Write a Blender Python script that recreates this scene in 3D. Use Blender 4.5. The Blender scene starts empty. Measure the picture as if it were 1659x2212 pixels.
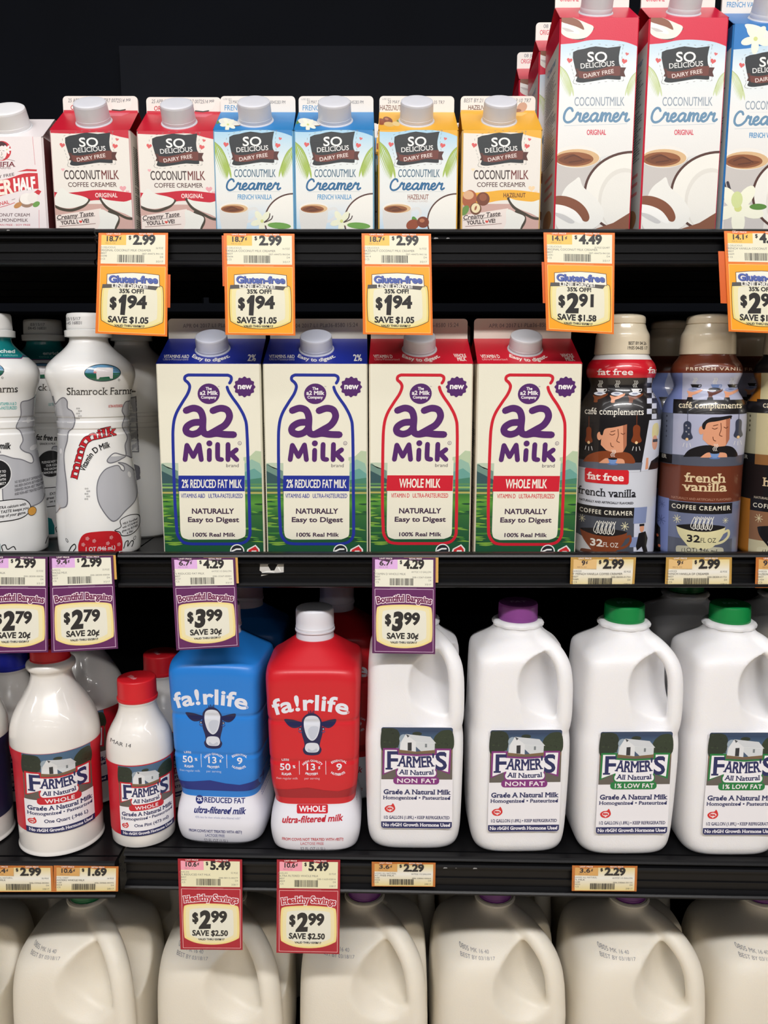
import bpy, bmesh, math, random
from mathutils import Vector, Matrix
from mathutils.bvhtree import BVHTree
from mathutils.geometry import tessellate_polygon, delaunay_2d_cdt
random.seed(7)
SC = bpy.context.scene
COL = SC.collection
R = math.radians
# ---------------------------------------------------------------- camera, light, exposure
F_PX, PITCH, CAM_Z = 1800.0, R(9.5), 1.45
cd = bpy.data.cameras.new('camera'); cam = bpy.data.objects.new('camera', cd); COL.objects.link(cam)
cd.sensor_fit = 'VERTICAL'; cd.sensor_height = 36.0; cd.lens = 36.0 * F_PX / 2212.0
cd.clip_start = 0.02
cam.location = (0, 0, CAM_Z); cam.rotation_euler = (R(90) - PITCH, 0, 0)
SC.camera = cam
SC.view_settings.view_transform = 'Standard'
try: SC.view_settings.look = 'None'
except Exception: pass
SC.view_settings.gamma = 1.0
SC.view_settings.use_curve_mapping = False
SC.view_settings.exposure = 0.2
w = bpy.data.worlds.new('store_ambience'); SC.world = w; w.use_nodes = True
w.node_tree.nodes['Background'].inputs[0].default_value = (1.0, 0.97, 0.92, 1)
w.node_tree.nodes['Background'].inputs[1].default_value = 0.012
def area(name, loc, size, power, target=None, rot=None, color=(1, 0.97, 0.955)):
    l = bpy.data.lights.new(name, 'AREA'); l.shape = 'RECTANGLE'; l.size, l.size_y = size
    l.energy = power; l.color = color
    o = bpy.data.objects.new(name, l); COL.objects.link(o); o.location = loc
    if target is not None:
        o.rotation_euler = (Vector(target) - Vector(loc)).to_track_quat('-Z', 'Y').to_euler()
    elif rot: o.rotation_euler = rot
    return o
# fluorescent tubes of the store ceiling, in rows across the aisle, and the strip light in the case's canopy
for yy, wd, pw in ((-1.3, .14, (14, 92, 14)), (-2.9, .04, (3, 6, 3)), (-4.6, .05, (10, 14, 10))):
    for xx, p in zip((-2.6, 0.0, 2.6), pw):
        area('ceiling_tube_light', (xx, yy, 3.1), (2.3, wd), p, rot=(0, 0, 0))
area('canopy_strip_light', (0.0, 0.30, 2.25), (2.6, 0.10), 3, target=(0, 0.75, 1.1))

# ---------------------------------------------------------------- pixel -> place (design measurements)
_cp, _sp = math.cos(PITCH), math.sin(PITCH)
def un(px, py, Y):
    u = (px - 829.5) / F_PX; v = (1106 - py) / F_PX
    k = Y / (_cp + _sp * v)
    return u * k, (-_sp + _cp * v) * k + CAM_Z
def kpx(py, Y):                                     # metres per photo pixel at that height and distance
    return Y / (_cp + _sp * (1106 - py) / F_PX) / F_PX

# ---------------------------------------------------------------- materials (print colours come from the 'Col' attribute)
def material(name, rough=0.4, spec=0.5, coat=0.0, coat_rough=0.1, sss=0.0, metal=0.0, bump=0.0, bscale=400.0, grain=0.0, sss_r=0.006, tint=None):
    m = bpy.data.materials.new(name); m.use_nodes = True
    nt = m.node_tree; b = nt.nodes['Principled BSDF']
    at = nt.nodes.new('ShaderNodeAttribute'); at.attribute_name = 'Col'
    nz = nt.nodes.new('ShaderNodeTexNoise'); tc = nt.nodes.new('ShaderNodeTexCoord')
    nz.inputs['Scale'].default_value = bscale; nz.inputs['Detail'].default_value = 3
    nt.links.new(tc.outputs['Object'], nz.inputs['Vector'])
    if grain > 0:
        mx = nt.nodes.new('ShaderNodeMix'); mx.data_type = 'RGBA'; mx.blend_type = 'MULTIPLY'
        rp = nt.nodes.new('ShaderNodeMapRange'); rp.inputs['To Min'].default_value = 1 - grain; rp.inputs['To Max'].default_value = 1 + grain
        nt.links.new(nz.outputs['Fac'], rp.inputs['Value']); nt.links.new(rp.outputs[0], mx.inputs['B'])
        mx.inputs['Factor'].default_value = 1.0
        nt.links.new(at.outputs['Color'], mx.inputs['A']); nt.links.new(mx.outputs['Result'], b.inputs['Base Color'])
    else:
        nt.links.new(at.outputs['Color'], b.inputs['Base Color'])
    b.inputs['Roughness'].default_value = rough; b.inputs['Specular IOR Level'].default_value = spec
    b.inputs['Metallic'].default_value = metal
    b.inputs['Coat Weight'].default_value = coat; b.inputs['Coat Roughness'].default_value = coat_rough
    if sss > 0:
        b.inputs['Subsurface Weight'].default_value = sss
        b.inputs['Subsurface Radius'].default_value = (1.0, 0.9, 0.75); b.inputs['Subsurface Scale'].default_value = sss_r
    if bump > 0:
        bp = nt.nodes.new('ShaderNodeBump'); bp.inputs['Strength'].default_value = bump; bp.inputs['Distance'].default_value = 0.0006
        nt.links.new(nz.outputs['Fac'], bp.inputs['Height']); nt.links.new(bp.outputs['Normal'], b.inputs['Normal'])
    return m
M_CARTON = material('coated_board', rough=0.42, coat=0.35, coat_rough=0.22, bump=0.10, bscale=900)
M_CAP = material('cap_plastic', rough=0.38, sss=0.15, sss_r=0.003)
M_SLEEVE = material('shrink_sleeve', rough=0.28, coat=0.6, coat_rough=0.06)
M_GLOSS = material('glossy_bottle_plastic', rough=0.25, coat=0.7, coat_rough=0.05, sss=0.15, sss_r=0.005)
M_SATIN = material('satin_sleeve', rough=0.42, coat=0.15, coat_rough=0.2)
M_HDPE = material('milky_jug_plastic', rough=0.5, sss=0.35, sss_r=0.012, bump=0.25, bscale=700)
M_LABEL = material('label_paper', rough=0.45, coat=0.1)
M_TAG = material('tag_card', rough=0.5, coat=0.12, coat_rough=0.3)
M_METAL = material('black_powder_coat', rough=0.36, spec=0.3, grain=0.25, bscale=60, bump=0.05)
M_WALL = material('dark_case_liner', rough=0.7, spec=0.08, grain=0.3, bscale=8)

_lc = {}
def C(c):
    if c in _lc: return _lc[c]
    if isinstance(c, str): r = [int(c[i:i+2], 16) / 255 for i in (0, 2, 4)]
    else: r = [v / 255 for v in c]
    r = tuple([(v / 12.92 if v <= 0.04045 else ((v + 0.055) / 1.055) ** 2.4) for v in r] + [1.0])
    _lc[c] = r
    return r
def mix(a, b, t):
    return tuple(a[i] + (b[i] - a[i]) * t for i in range(3))

# ---------------------------------------------------------------- mesh builder
class MB:
    def __init__(s): s.v = []; s.f = []; s.c = []; s.m = []; s.s = []; s.mats = []
    def mi(s, m):
        if m not in s.mats: s.mats.append(m)
        return s.mats.index(m)
    def add(s, vs, fs, col, mat, smooth=False):
        o = len(s.v); s.v.extend([tuple(p) for p in vs]); k = s.mi(mat)
        per = isinstance(col, list)
        for i, f in enumerate(fs):
            s.f.append(tuple(j + o for j in f)); s.m.append(k); s.s.append(smooth)
            s.c.append(col[i] if per else col)
    def box(s, x0, x1, y0, y1, z0, z1, col, mat):
        vs = [(x, y, z) for z in (z0, z1) for y in (y0, y1) for x in (x0, x1)]
        s.add(vs, [(0, 2, 3, 1), (4, 5, 7, 6), (0, 1, 5, 4), (2, 6, 7, 3), (0, 4, 6, 2), (1, 3, 7, 5)], C(col), mat)
    def loft(s, rings, mat, N=72, cap0=True, cap1=True, smooth=True, rib=None):
        # rings: (z, rx, ry, n, colour of the band above, cx, cy)
        vs = []; fs = []; cs = []
        for (z, rx, ry, n, col, cx, cy) in rings:
            for i in range(N):
                a = 2 * math.pi * i / N
                ca, sa = math.cos(a), math.sin(a); e = 2.0 / n
                k = 1.0 if not rib else 1.0 + rib * (1 if i % 2 else 0)
                vs.append((cx + rx * k * math.copysign(abs(ca) ** e, ca), cy + ry * k * math.copysign(abs(sa) ** e, sa), z))
        for j in range(len(rings) - 1):
            for i in range(N):
                a, b = j * N + i, j * N + (i + 1) % N
                fs.append((a, b, b + N, a + N)); cs.append(C(rings[j][4]))
        if cap0: fs.append(tuple(reversed(range(N)))); cs.append(C(rings[0][4]))
        if cap1: fs.append(tuple(range((len(rings) - 1) * N, len(rings) * N))); cs.append(C(rings[-1][4]))
        s.add(vs, fs, cs, mat, smooth)
    def xform(s, mat4, start=0):
        for i in range(start, len(s.v)): s.v[i] = tuple(mat4 @ Vector(s.v[i]))
    def bvh(s): return BVHTree.FromPolygons(s.v, s.f)
    def build(s, name, parent=None, sharp=35):
        me = bpy.data.meshes.new(name); me.from_pydata(s.v, [], s.f)
        for m in s.mats: me.materials.append(m)
        me.polygons.foreach_set('material_index', s.m)
        me.polygons.foreach_set('use_smooth', s.s)
        at = me.color_attributes.new('Col', 'FLOAT_COLOR', 'CORNER')
        buf = []
        for f, c in zip(s.f, s.c):
            if isinstance(c, list):
                for q in c: buf.extend(q)
            else: buf.extend(c * len(f))
        at.data.foreach_set('color', buf)
        me.update()
        if any(s.s): me.set_sharp_from_angle(angle=R(sharp))
        o = bpy.data.objects.new(name, me); COL.objects.link(o)
        if parent: o.parent = parent
        return o

def smooth_profile(keys, sub=5):
    """keys: (z, rx, ry, n, colour, sharp?) -> rings, Catmull-Rom between keys, straight at sharp ones"""
    out = []; kk = []
    for q in keys:                                       # bottom to top only
        if not kk or q[0] > kk[-1][0] + 2e-5: kk.append(q)
    keys = kk; n = len(keys)
    for i in range(n - 1):
        a, b = keys[i], keys[i + 1]
        p = keys[i - 1] if i > 0 and not a[5] else None
        q = keys[i + 2] if i + 2 < n and not b[5] else None
        for k in range(sub):
            t = k / sub; row = []
            for d in range(4):
                dz = (b[0] - a[0]) or 1e-9
                m0 = (b[d] - p[d]) / ((b[0] - p[0]) or 1e-9) * dz if p else (b[d] - a[d])
                m1 = (q[d] - a[d]) / ((q[0] - a[0]) or 1e-9) * dz if q else (b[d] - a[d])
                if d == 0: row.append(a[0] + dz * t); continue
                h = (2*t**3 - 3*t*t + 1) * a[d] + (t**3 - 2*t*t + t) * m0 + (-2*t**3 + 3*t*t) * b[d] + (t**3 - t*t) * m1
                row.append(h)
            out.append((row[0], row[1], row[2], row[3], a[4], 0, 0))
    l = keys[-1]; out.append((l[0], l[1], l[2], l[3], l[4], 0, 0))
    return out

# ---------------------------------------------------------------- glyphs of the built-in font
_fc = bpy.data.curves.new('glyph_source', 'FONT'); _fc.resolution_u = 4
_fo = bpy.data.objects.new('glyph_source', _fc); COL.objects.link(_fo)
_dg = bpy.context.evaluated_depsgraph_get()
_gl = {}
def _raw(body):
    _fc.body = body; _dg.update()
    ev = _fo.evaluated_get(_dg); m = ev.to_mesh()
    vs = [(p.co.x, p.co.y) for p in m.vertices]; fs = [tuple(p.vertices) for p in m.polygons]
    ev.to_mesh_clear()
    return vs, fs
def _w(body):
    v, _ = _raw(body); xs = [p[0] for p in v]
    return max(xs) - min(xs)
_w0 = _w('HH')
def glyph(ch):
    if ch in _gl: return _gl[ch]
    if ch == ' ': g = ([], [], [], 0.27)
    else:
        vs, fs = _raw(ch)
        ar = lambda f: sum(vs[f[i]][0]*vs[f[(i+1) % len(f)]][1] - vs[f[(i+1) % len(f)]][0]*vs[f[i]][1] for i in range(len(f)))
        fs = [f if ar(f) > 0 else tuple(reversed(f)) for f in fs if abs(ar(f)) > 1e-9]
        cnt = {}
        for f in fs:
            for i in range(len(f)):
                e = (f[i], f[(i + 1) % len(f)]); cnt.setdefault((min(e), max(e)), []).append(e)
        bd = [es[0] for es in cnt.values() if len(es) == 1]
        g = (vs, fs, bd, _w('H' + ch + 'H') - _w0)
    _gl[ch] = g
    return g
_bg = {}
def bold_glyph(ch, b, sx, serif):
    """glyph in cap-height units, stretched by sx, its outline pushed out by b, with slab serifs if asked"""
    key = (ch, round(b, 3), round(sx, 2), serif)
    if key in _bg: return _bg[key]
    gv, gf, gb, adv = glyph(ch); k = 1 / 0.682
    lv = [(p[0]*k*sx, p[1]*k) for p in gv]; lf = list(gf)
    if b > 0 and gf:
        f0 = gf[0]; ar = sum(gv[f0[i]][0]*gv[f0[(i+1) % len(f0)]][1] - gv[f0[(i+1) % len(f0)]][0]*gv[f0[i]][1] for i in range(len(f0)))
        sg = 1 if ar > 0 else -1; nin, nout = {}, {}
        for (i, j) in gb:
            a, c = lv[i], lv[j]; dx, dy = c[0]-a[0], c[1]-a[1]; l = math.hypot(dx, dy) or 1e-9
            n = (dy/l*sg, -dx/l*sg); nout[i] = n; nin[j] = n
        mv = list(lv)
        for i in nout:
            n1, n2 = nin.get(i, nout[i]), nout[i]; d = 1 + n1[0]*n2[0] + n1[1]*n2[1]
            mx, my = (n1[0]+n2[0]), (n1[1]+n2[1])
            q = b / max(d, .45)
            mv[i] = (lv[i][0] + mx*q, lv[i][1] + my*q)
        lv = mv
    if serif and ch.isalpha():
        st = 0.075
        for (i, j) in gb:
            a, c = gv[i], gv[j]
            if abs(a[1]-c[1]) < 0.004 and 0.03 < abs(a[0]-c[0]) < 0.15:
                up = a[1] > 0.2; xm = (a[0]+c[0])/2*k*sx; hl = (abs(a[0]-c[0])/2*k + 0.10)*sx + b*.7
                yy = a[1]*k; o = len(lv); y0, y1 = (yy - st, yy + b) if up else (yy - b, yy + st)
                lv += [(xm-hl, y0), (xm+hl, y0), (xm+hl, y1), (xm-hl, y1)]; lf.append((o, o+1, o+2, o+3))
    if (b > 0 or serif) and lf: lv, lf = union(lv, lf)
    _bg[key] = (lv, lf, adv * k * sx)
    return _bg[key]
def union(vs, fs, eps=1e-4):
    """merge overlapping flat faces into one clean triangulated sheet"""
    F = []
    for f in fs:
        ar = sum(vs[f[i]][0]*vs[f[(i+1) % len(f)]][1] - vs[f[(i+1) % len(f)]][0]*vs[f[i]][1] for i in range(len(f)))
        if abs(ar) < 1e-9: continue
        F.append(list(f) if ar > 0 else list(reversed(f)))
    if not F: return vs, fs
    r = delaunay_2d_cdt([Vector(p) for p in vs], [], F, 1, eps)
    return [(p.x, p.y) for p in r[0]], [tuple(f) for f, g in zip(r[2], r[5]) if g]
# ---------------------------------------------------------------- printed artwork: flat shapes in design units (x right, y down)
def spline(p, k=6, closed=False):
    out = []; n = len(p)
    for i in range(n if closed else n - 1):
        if closed: a, b, c, d = p[(i-1) % n], p[i], p[(i+1) % n], p[(i+2) % n]
        else: a, b, c, d = p[max(i-1, 0)], p[i], p[i+1], p[min(i+2, n-1)]
        for j in range(k):
            t = j / k
            out.append(tuple(0.5 * (2*b[e] + (c[e]-a[e])*t + (2*a[e]-5*b[e]+4*c[e]-d[e])*t*t + (3*b[e]-a[e]-3*c[e]+d[e])*t**3) for e in (0, 1)))
    if not closed: out.append(tuple(p[-1]))
    return out
class Art:
    def __init__(s): s.ops = []; s.clip = None
    def raw(s, vs, fs, col): s.ops.append((vs, fs, col))
    def poly(s, pts, col):
        pts = [tuple(p) for p in pts]
        tr = tessellate_polygon([[Vector((p[0], p[1], 0)) for p in pts]])
        s.raw(pts, [tuple(t) for t in tr], C(col))
    def rect(s, x0, y0, x1, y1, col): s.raw([(x0, y0), (x1, y0), (x1, y1), (x0, y1)], [(0, 1, 2, 3)], C(col))
    def grad(s, x0, y0, x1, y1, stops):
        vs = []; fs = []; cs = []
        for t, c in stops: vs += [(x0, y0 + (y1-y0)*t), (x1, y0 + (y1-y0)*t)]
        for i in range(len(stops) - 1):
            a = 2*i; fs.append((a, a+1, a+3, a+2)); cs.append([C(stops[i][1])]*2 + [C(stops[i+1][1])]*2)
        s.raw(vs, fs, cs)
    def ell(s, cx, cy, rx, ry, col, n=28, rot=0):
        c, d = math.cos(R(rot)), math.sin(R(rot)); p = []
        for i in range(n):
            a = 2*math.pi*i/n; x, y = rx*math.cos(a), ry*math.sin(a)
            p.append((cx + x*c - y*d, cy + x*d + y*c))
        s.raw(p, [tuple(range(n))], C(col))
    def rrect(s, x0, y0, x1, y1, r, col):
        p = []
        for cx, cy, a0 in ((x1-r, y0+r, -90), (x1-r, y1-r, 0), (x0+r, y1-r, 90), (x0+r, y0+r, 180)):
            for i in range(6): a = R(a0 + 18*i); p.append((cx + r*math.cos(a), cy + r*math.sin(a)))
        s.raw(p, [tuple(range(len(p)))], C(col))
    def blob(s, pts, col, k=6): s.poly(spline(pts, k, True), col)
    def stroke(s, pts, wd, col, closed=False, curve=False, k=6):
        if curve: pts = spline(pts, k, closed)
        vs, fs = [], []
        s._st(pts, wd, closed, vs, fs); s.raw(*union(vs, fs), C(col))
    def _st(s, pts, wd, closed, vs, fs):
        n = len(pts); h = wd / 2
        for i in range(n if closed else n - 1):
            a, b = pts[i], pts[(i+1) % n]; dx, dy = b[0]-a[0], b[1]-a[1]; L = math.hypot(dx, dy)
            if L < 1e-6: continue
            nx, ny = -dy/L*h, dx/L*h; o = len(vs)
            vs += [(a[0]+nx, a[1]+ny), (a[0]-nx, a[1]-ny), (b[0]-nx, b[1]-ny), (b[0]+nx, b[1]+ny)]; fs.append((o, o+1, o+2, o+3))
        for p in pts:
            o = len(vs); vs += [(p[0] + h*math.cos(a*math.pi/4), p[1] + h*math.sin(a*math.pi/4)) for a in range(8)]
            fs.append(tuple(range(o, o+8)))
    def strokes(s, lines, wd, col, curve=True, k=5):
        vs, fs = [], []
        for l in lines: s._st(spline(l, k) if curve and len(l) > 2 else l, wd, False, vs, fs)
        s.raw(*union(vs, fs), C(col))
    def text(s, t, x, y, h, col, w=None, al='c', b=0.0, sh=0.0, sx=1.0, rot=0, arc=None, serif=False, sp=0.0, warp=None, out=None, jit=0):
        """h: cap height; w: fitted width; b: extra boldness (of cap height); arc: baseline radius (+ arches up); out: (colour, extra) outline"""
        if out:
            s.text(t, x, y, h, out[0], w, al, b + out[1], sh, sx, rot, arc, serif, sp, warp, None, jit)
        if al == 'c' or al == 'r' or w:
            tot = sum(glyph(c)[3] + sp for c in t) - sp
        sc = h / 0.682
        if w: sx = w / (tot * sc)
        L = (sum(glyph(c)[3] + sp for c in t) - sp) * sc * sx
        x0 = {'l': 0, 'c': -L/2, 'r': -L}[al]
        cr, sr = math.cos(R(rot)), math.sin(R(rot)); vs, fs = [], []
        pen = x0; rnd = random.Random(len(t) * 7 + ord(t[0]))
        for ch in t:
            gv, lf, adv = bold_glyph(ch, b, sx, serif)
            hw = adv * h / 2; lv = []
            jr = rnd.uniform(-jit, jit) if jit else 0; jy = rnd.uniform(-jit, jit) * h * 0.6 if jit else 0
            for (px, py) in gv:
                qx, qy = px*h + sh*py*h, -py*h
                if jit:
                    dx, dy = qx - hw, qy + h/2; qx, qy = hw + dx*math.cos(jr) - dy*math.sin(jr), -h/2 + dx*math.sin(jr) + dy*math.cos(jr) + jy
                lv.append((qx, qy))
            o = len(vs); mid = pen + hw
            for (qx, qy) in lv:
                gx = pen + qx
                if arc:
                    a = mid / arc; dx = qx - hw
                    X = arc*math.sin(a) + dx*math.cos(a) - qy*math.sin(a)*1.0
                    Y = arc*(1-math.cos(a)) + dx*math.sin(a) + qy*math.cos(a)
                else: X, Y = gx, qy
                if warp: X, Y = warp(X, Y, L, h)
                vs.append((x + X*cr - Y*sr, y + X*sr + Y*cr))
            fs += [tuple(i + o for i in f) for f in lf]
            pen += adv * h + sp * sc * sx
        if vs:
            if len(t) > 1 and (b > .09 or (serif and not arc is None)): vs, fs = union(vs, fs)
            s.raw(vs, fs, C(col))
        return s
    def merge(s, other): s.ops += other.ops
    def emit(s, mb, fn, mat, cell=None, smooth=False, base=0.00005, dl=0.000012):
        """fn(x, y, lift) -> point on the surface; cell: size (design units) above which shapes are cut up to follow a curved surface"""
        boxes, level = [], []
        for vs, fs, col in s.ops:                        # a shape lies one print layer above whatever it overlaps
            xs = [p[0] for p in vs]; ys = [p[1] for p in vs]; bx = (min(xs), min(ys), max(xs), max(ys))
            level.append(1 + max([l for c, l in zip(boxes, level) if c[0] < bx[2] and bx[0] < c[2] and c[1] < bx[3] and bx[1] < c[3]] or [0])); boxes.append(bx)
        for k, (vs, fs, col) in zip(level, s.ops):
            lift = base + dl * k
            if s.clip:
                a, b, c, d = s.clip; vs = [(min(max(p[0], a), c), min(max(p[1], b), d)) for p in vs]
            if cell:
                xs = [p[0] for p in vs]; ys = [p[1] for p in vs]
                x0, x1, y0, y1 = min(xs), max(xs), min(ys), max(ys)
                if x1 - x0 > cell or y1 - y0 > cell:
                    bm = bmesh.new(); bv = [bm.verts.new((p[0], p[1], 0)) for p in vs]
                    for f in fs:
                        if len(set(f)) > 2:
                            try: bm.faces.new([bv[i] for i in f])
                            except ValueError: pass
                    for ax, lo, hi in ((0, x0, x1), (1, y0, y1)):
                        g = math.floor(lo / cell) + 1
                        while g * cell < hi:
                            co = (g*cell, 0, 0) if ax == 0 else (0, g*cell, 0); no = (1, 0, 0) if ax == 0 else (0, 1, 0)
                            bmesh.ops.bisect_plane(bm, geom=bm.verts[:] + bm.edges[:] + bm.faces[:], dist=cell*1e-4, plane_co=co, plane_no=no)
                            g += 1
                    bm.verts.index_update()
                    vs = [(v.co.x, v.co.y) for v in bm.verts]; fs = [tuple(v.index for v in f.verts) for f in bm.faces]; bm.free()
                    if isinstance(col, list): col = col[len(col)//2][0]
            P = [fn(p[0], p[1], lift) for p in vs]
            F2 = []; c2 = []
            per = isinstance(col, list)
            for i, f in enumerate(fs):                 # face everything outwards (towards -y of the thing)
                a, b, c = (Vector(P[f[0]]), Vector(P[f[1]]), Vector(P[f[2]]))
                nrm = (b - a).cross(c - a)
                rev = nrm.dot(s.face) < 0
                F2.append(tuple(reversed(f)) if rev else f)
                if per: c2.append(list(reversed(col[i])) if rev else col[i])
            mb.add(P, F2, c2 if per else col, mat, smooth)
    face = Vector((0, -1, 0.15))

# ---------------------------------------------------------------- things
def thing(name, label, cat, loc=(0, 0, 0), rotz=0, group=None):
    o = bpy.data.objects.new(name, None); COL.objects.link(o); o.empty_display_size = 0.02
    o.location = loc; o.rotation_euler = (0, 0, rotz); o['label'] = label; o['category'] = cat
    if group: o['group'] = group
    return o
def dup(root, loc, rotz=None, label=None, group=None):
    r = root.copy(); COL.objects.link(r); r.location = loc
    if rotz is not None: r.rotation_euler = (0, 0, rotz)
    if label: r['label'] = label
    if group: r['group'] = group
    for ch in list(root.children):
        c = ch.copy(); COL.objects.link(c); c.parent = r
        for g in ch.children:
            d = g.copy(); COL.objects.link(d); d.parent = c
    return r
def structure(o): o['kind'] = 'structure'; return o
def quadmap(tl, tr, bl, br):
    """design quad (photo or crop corners) -> (s, t) in 0..1"""
    def st(x, y):
        t = (y - (tl[1]+tr[1])/2) / ((bl[1]+br[1])/2 - (tl[1]+tr[1])/2)
        for _ in range(3):
            xl = tl[0] + (bl[0]-tl[0])*t; xr = tr[0] + (br[0]-tr[0])*t
            s = (x - xl) / (xr - xl)
            ya = tl[1] + (tr[1]-tl[1])*s; yb = bl[1] + (br[1]-bl[1])*s
            t = (y - ya) / (yb - ya)
        return s, t
    return st
def on_surface(bvh, to_xz, ymax=0.3):
    """wrap artwork on a solid: straight in along +y from the thing's front"""
    def fn(x, y, lift):
        X, Z = to_xz(x, y)
        hit = bvh.ray_cast(Vector((X, -ymax, Z)), Vector((0, 1, 0)))
        if hit[0] is None:                               # past the outline: stop at the outline
            a, b = 0.0, X
            for k in range(11):
                m = (a + b) / 2; h2 = bvh.ray_cast(Vector((m, -ymax, Z)), Vector((0, 1, 0)))
                if h2[0] is None: b = m
                else: a, hit = m, h2
            X = a
        if hit[0] is None: return (X, 0, Z)
        p = hit[0] + hit[1] * lift * (1 if hit[1].y < 0 else -1)
        return tuple(p)
    return fn
# ================================================================ the refrigerated case
BLACK = (14, 14, 16); DARK = (10, 10, 12)
def slab(name, x0, x1, y0, y1, z0, z1, col, mat):
    b = MB(); b.box(x0, x1, y0, y1, z0, z1, col, mat); return b.build(name)
structure(slab('wall_back', -1.5, 1.5, 1.27, 1.30, 0.0, 2.6, (9, 12, 19), M_WALL))
structure(slab('floor', -3.5, 3.5, -3.0, 1.30, -0.05, 0.0, (214, 200, 178), M_WALL))
structure(slab('wall_left', -1.5, -1.47, 0.70, 1.27, 0.0, 2.6, BLACK, M_WALL))
structure(slab('wall_right', 1.47, 1.5, 0.70, 1.27, 0.0, 2.6, BLACK, M_WALL))
structure(slab('trim_1', -0.37, 1.4, 1.255, 1.27, 1.798, 1.90, (26, 28, 34), M_WALL))
def shelf(name, label, x0, x1, zt, zb, drop, Y=0.735, loc=(0, 0, 0), rotz=0, seed=1, depth=0.50):
    """deck with a C-shaped price channel along its front edge"""
    t = thing(name, label, 'shelf', loc, rotz, 'black display shelves')
    b = MB(); b.box(x0, x1, Y + 0.012, Y + depth, zt - drop - 0.004, zt - drop, DARK, M_METAL)
    for i in range(5):                                   # stiffening ribs under the deck
        yy = Y + 0.08 + i * 0.09; b.box(x0 + .004, x1 - .004, yy, yy + 0.012, zt - drop - 0.016, zt - drop - 0.004, DARK, M_METAL)
    b.build('deck', t)
    H = zt - zb
    pf = [(.012, zt - .003), (.009, zt), (.002, zt), (0, zt - .0012), (-.001, zt - .003), (.001, zt - .0045), (.004, zt - .005),
          (.004, zt - H*.20), (.001, zt - H*.215), (-.001, zt - H*.25), (-.001, zt - H*.29), (.001, zt - H*.325), (.004, zt - H*.34),
          (.004, zt - H*.60), (.0025, zt - H*.61), (.0025, zt - H*.64), (.004, zt - H*.65),
          (.004, zb + .006), (.001, zb + .0045), (-.002, zb + .004), (-.0035, zb + .0025), (-.0035, zb + .001), (-.002, zb), (.012, zb)]
    b = MB(); n = len(pf)
    vs = [(x0, Y + p[0], p[1]) for p in pf] + [(x1, Y + p[0], p[1]) for p in pf]
    fs = [(i, i + n, (i+1) % n + n, (i+1) % n) for i in range(n)] + [tuple(range(n)), tuple(reversed(range(n, 2*n)))]
    b.add(vs, fs, C(BLACK), M_METAL)
    ch = b.build('price_channel', t)
    rnd = random.Random(seed); b = MB()                   # chips in the paint along the channel's upper edge
    for i in range(9):
        x = rnd.uniform(x0, x1); s = rnd.uniform(.0004, .0011); z = zt - rnd.choice([0.0022, H*.27, H*.27, H*.98])
        b.add([(x - 2*s, Y - .0012, z - s*.6), (x + 2*s, Y - .0012, z - s*.4), (x + 1.4*s, Y - .0013, z + s*.5), (x - s, Y - .0013, z + s*.7)], [(0, 1, 2, 3)], C((150, 150, 150)), M_METAL)
    o = b.build('paint_chip', ch); o['kind'] = 'stuff'
    return t
ZT1, ZB1, ZT2, ZB2, ZT3, ZB3 = 1.5708, 1.5406, 1.2889, 1.2580, 0.9915, 0.9535
D1, D2, D3 = ZT1 - 0.010, ZT2 - 0.0090, ZT3 - 0.0006
jx1, jx2, jx3 = un(206, 530, .735)[0], un(254, 1230, .735)[0], un(258, 1890, .735)[0]
shelf('shelf', 'short left run of the upper black shelf, under the white carton at the left edge', -1.1, jx1 - .0008, ZT1, ZB1, .010, seed=3)
shelf('shelf', 'long upper black shelf with five orange sale tags hanging from its channel', jx1 + .0008, 1.1, ZT1 - .0006, ZB1 - .0004, .0094, seed=4)
shelf('shelf', 'left run of the middle black shelf with two purple $2.79 tags', -1.1, jx2 - .0008, ZT2 + .0005, ZB2 + .001, .0095, Y=.734, seed=5)
shelf('shelf', 'long middle black shelf carrying the tall cartons and coffee creamers', jx2 + .0008, 1.1, ZT2, ZB2, .009, seed=6)
shelf('shelf', 'left run of the lower black shelf with the $2.99 and $1.69 labels', -1.1, jx3 - .0008, ZT3 - .0004, ZB3 + .001, .0002, Y=.726, seed=7)
shelf('shelf', 'long lower black shelf with white half gallon jugs standing on it', jx3 + .003, 1.12, ZT3, ZB3, .0006, Y=0, loc=(0, .735, 0), rotz=R(-1.6), seed=8, depth=0.505)
Z4 = 0.63
shelf('shelf', 'bottom black shelf carrying the row of gallon jugs', -1.1, 1.1, Z4, Z4 - .035, .001, Y=.77, seed=9, depth=0.49)
def lip3(x): return .735 - x * math.tan(R(1.6)) if x > jx3 else .726
# torn remains of a sticker on the middle channel
a = Art(); b = MB()
a.poly([(562, 1218), (579, 1217), (579, 1222), (585, 1232), (593, 1232), (598, 1222), (603, 1214), (613, 1216), (613, 1236), (590, 1238), (575, 1242), (564, 1244), (566, 1236), (561, 1232)], (205, 203, 198))
a.strokes([[(564, 1239), (578, 1234), (592, 1236)], [(600, 1222), (606, 1233)]], 2.5, (240, 240, 236))
sx, sz = un(588, 1230, .739)
def fn(x, y, l): X, Z = un(x, y, .739); return (X - sx, -l - .0002, Z - sz)
a.emit(b, fn, M_LABEL)
o = b.build('sticker_residue'); o.location = (sx, .7388, sz)
o['label'] = 'torn white scrap of sticker left on the middle shelf channel'; o['category'] = 'sticker'
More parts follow.
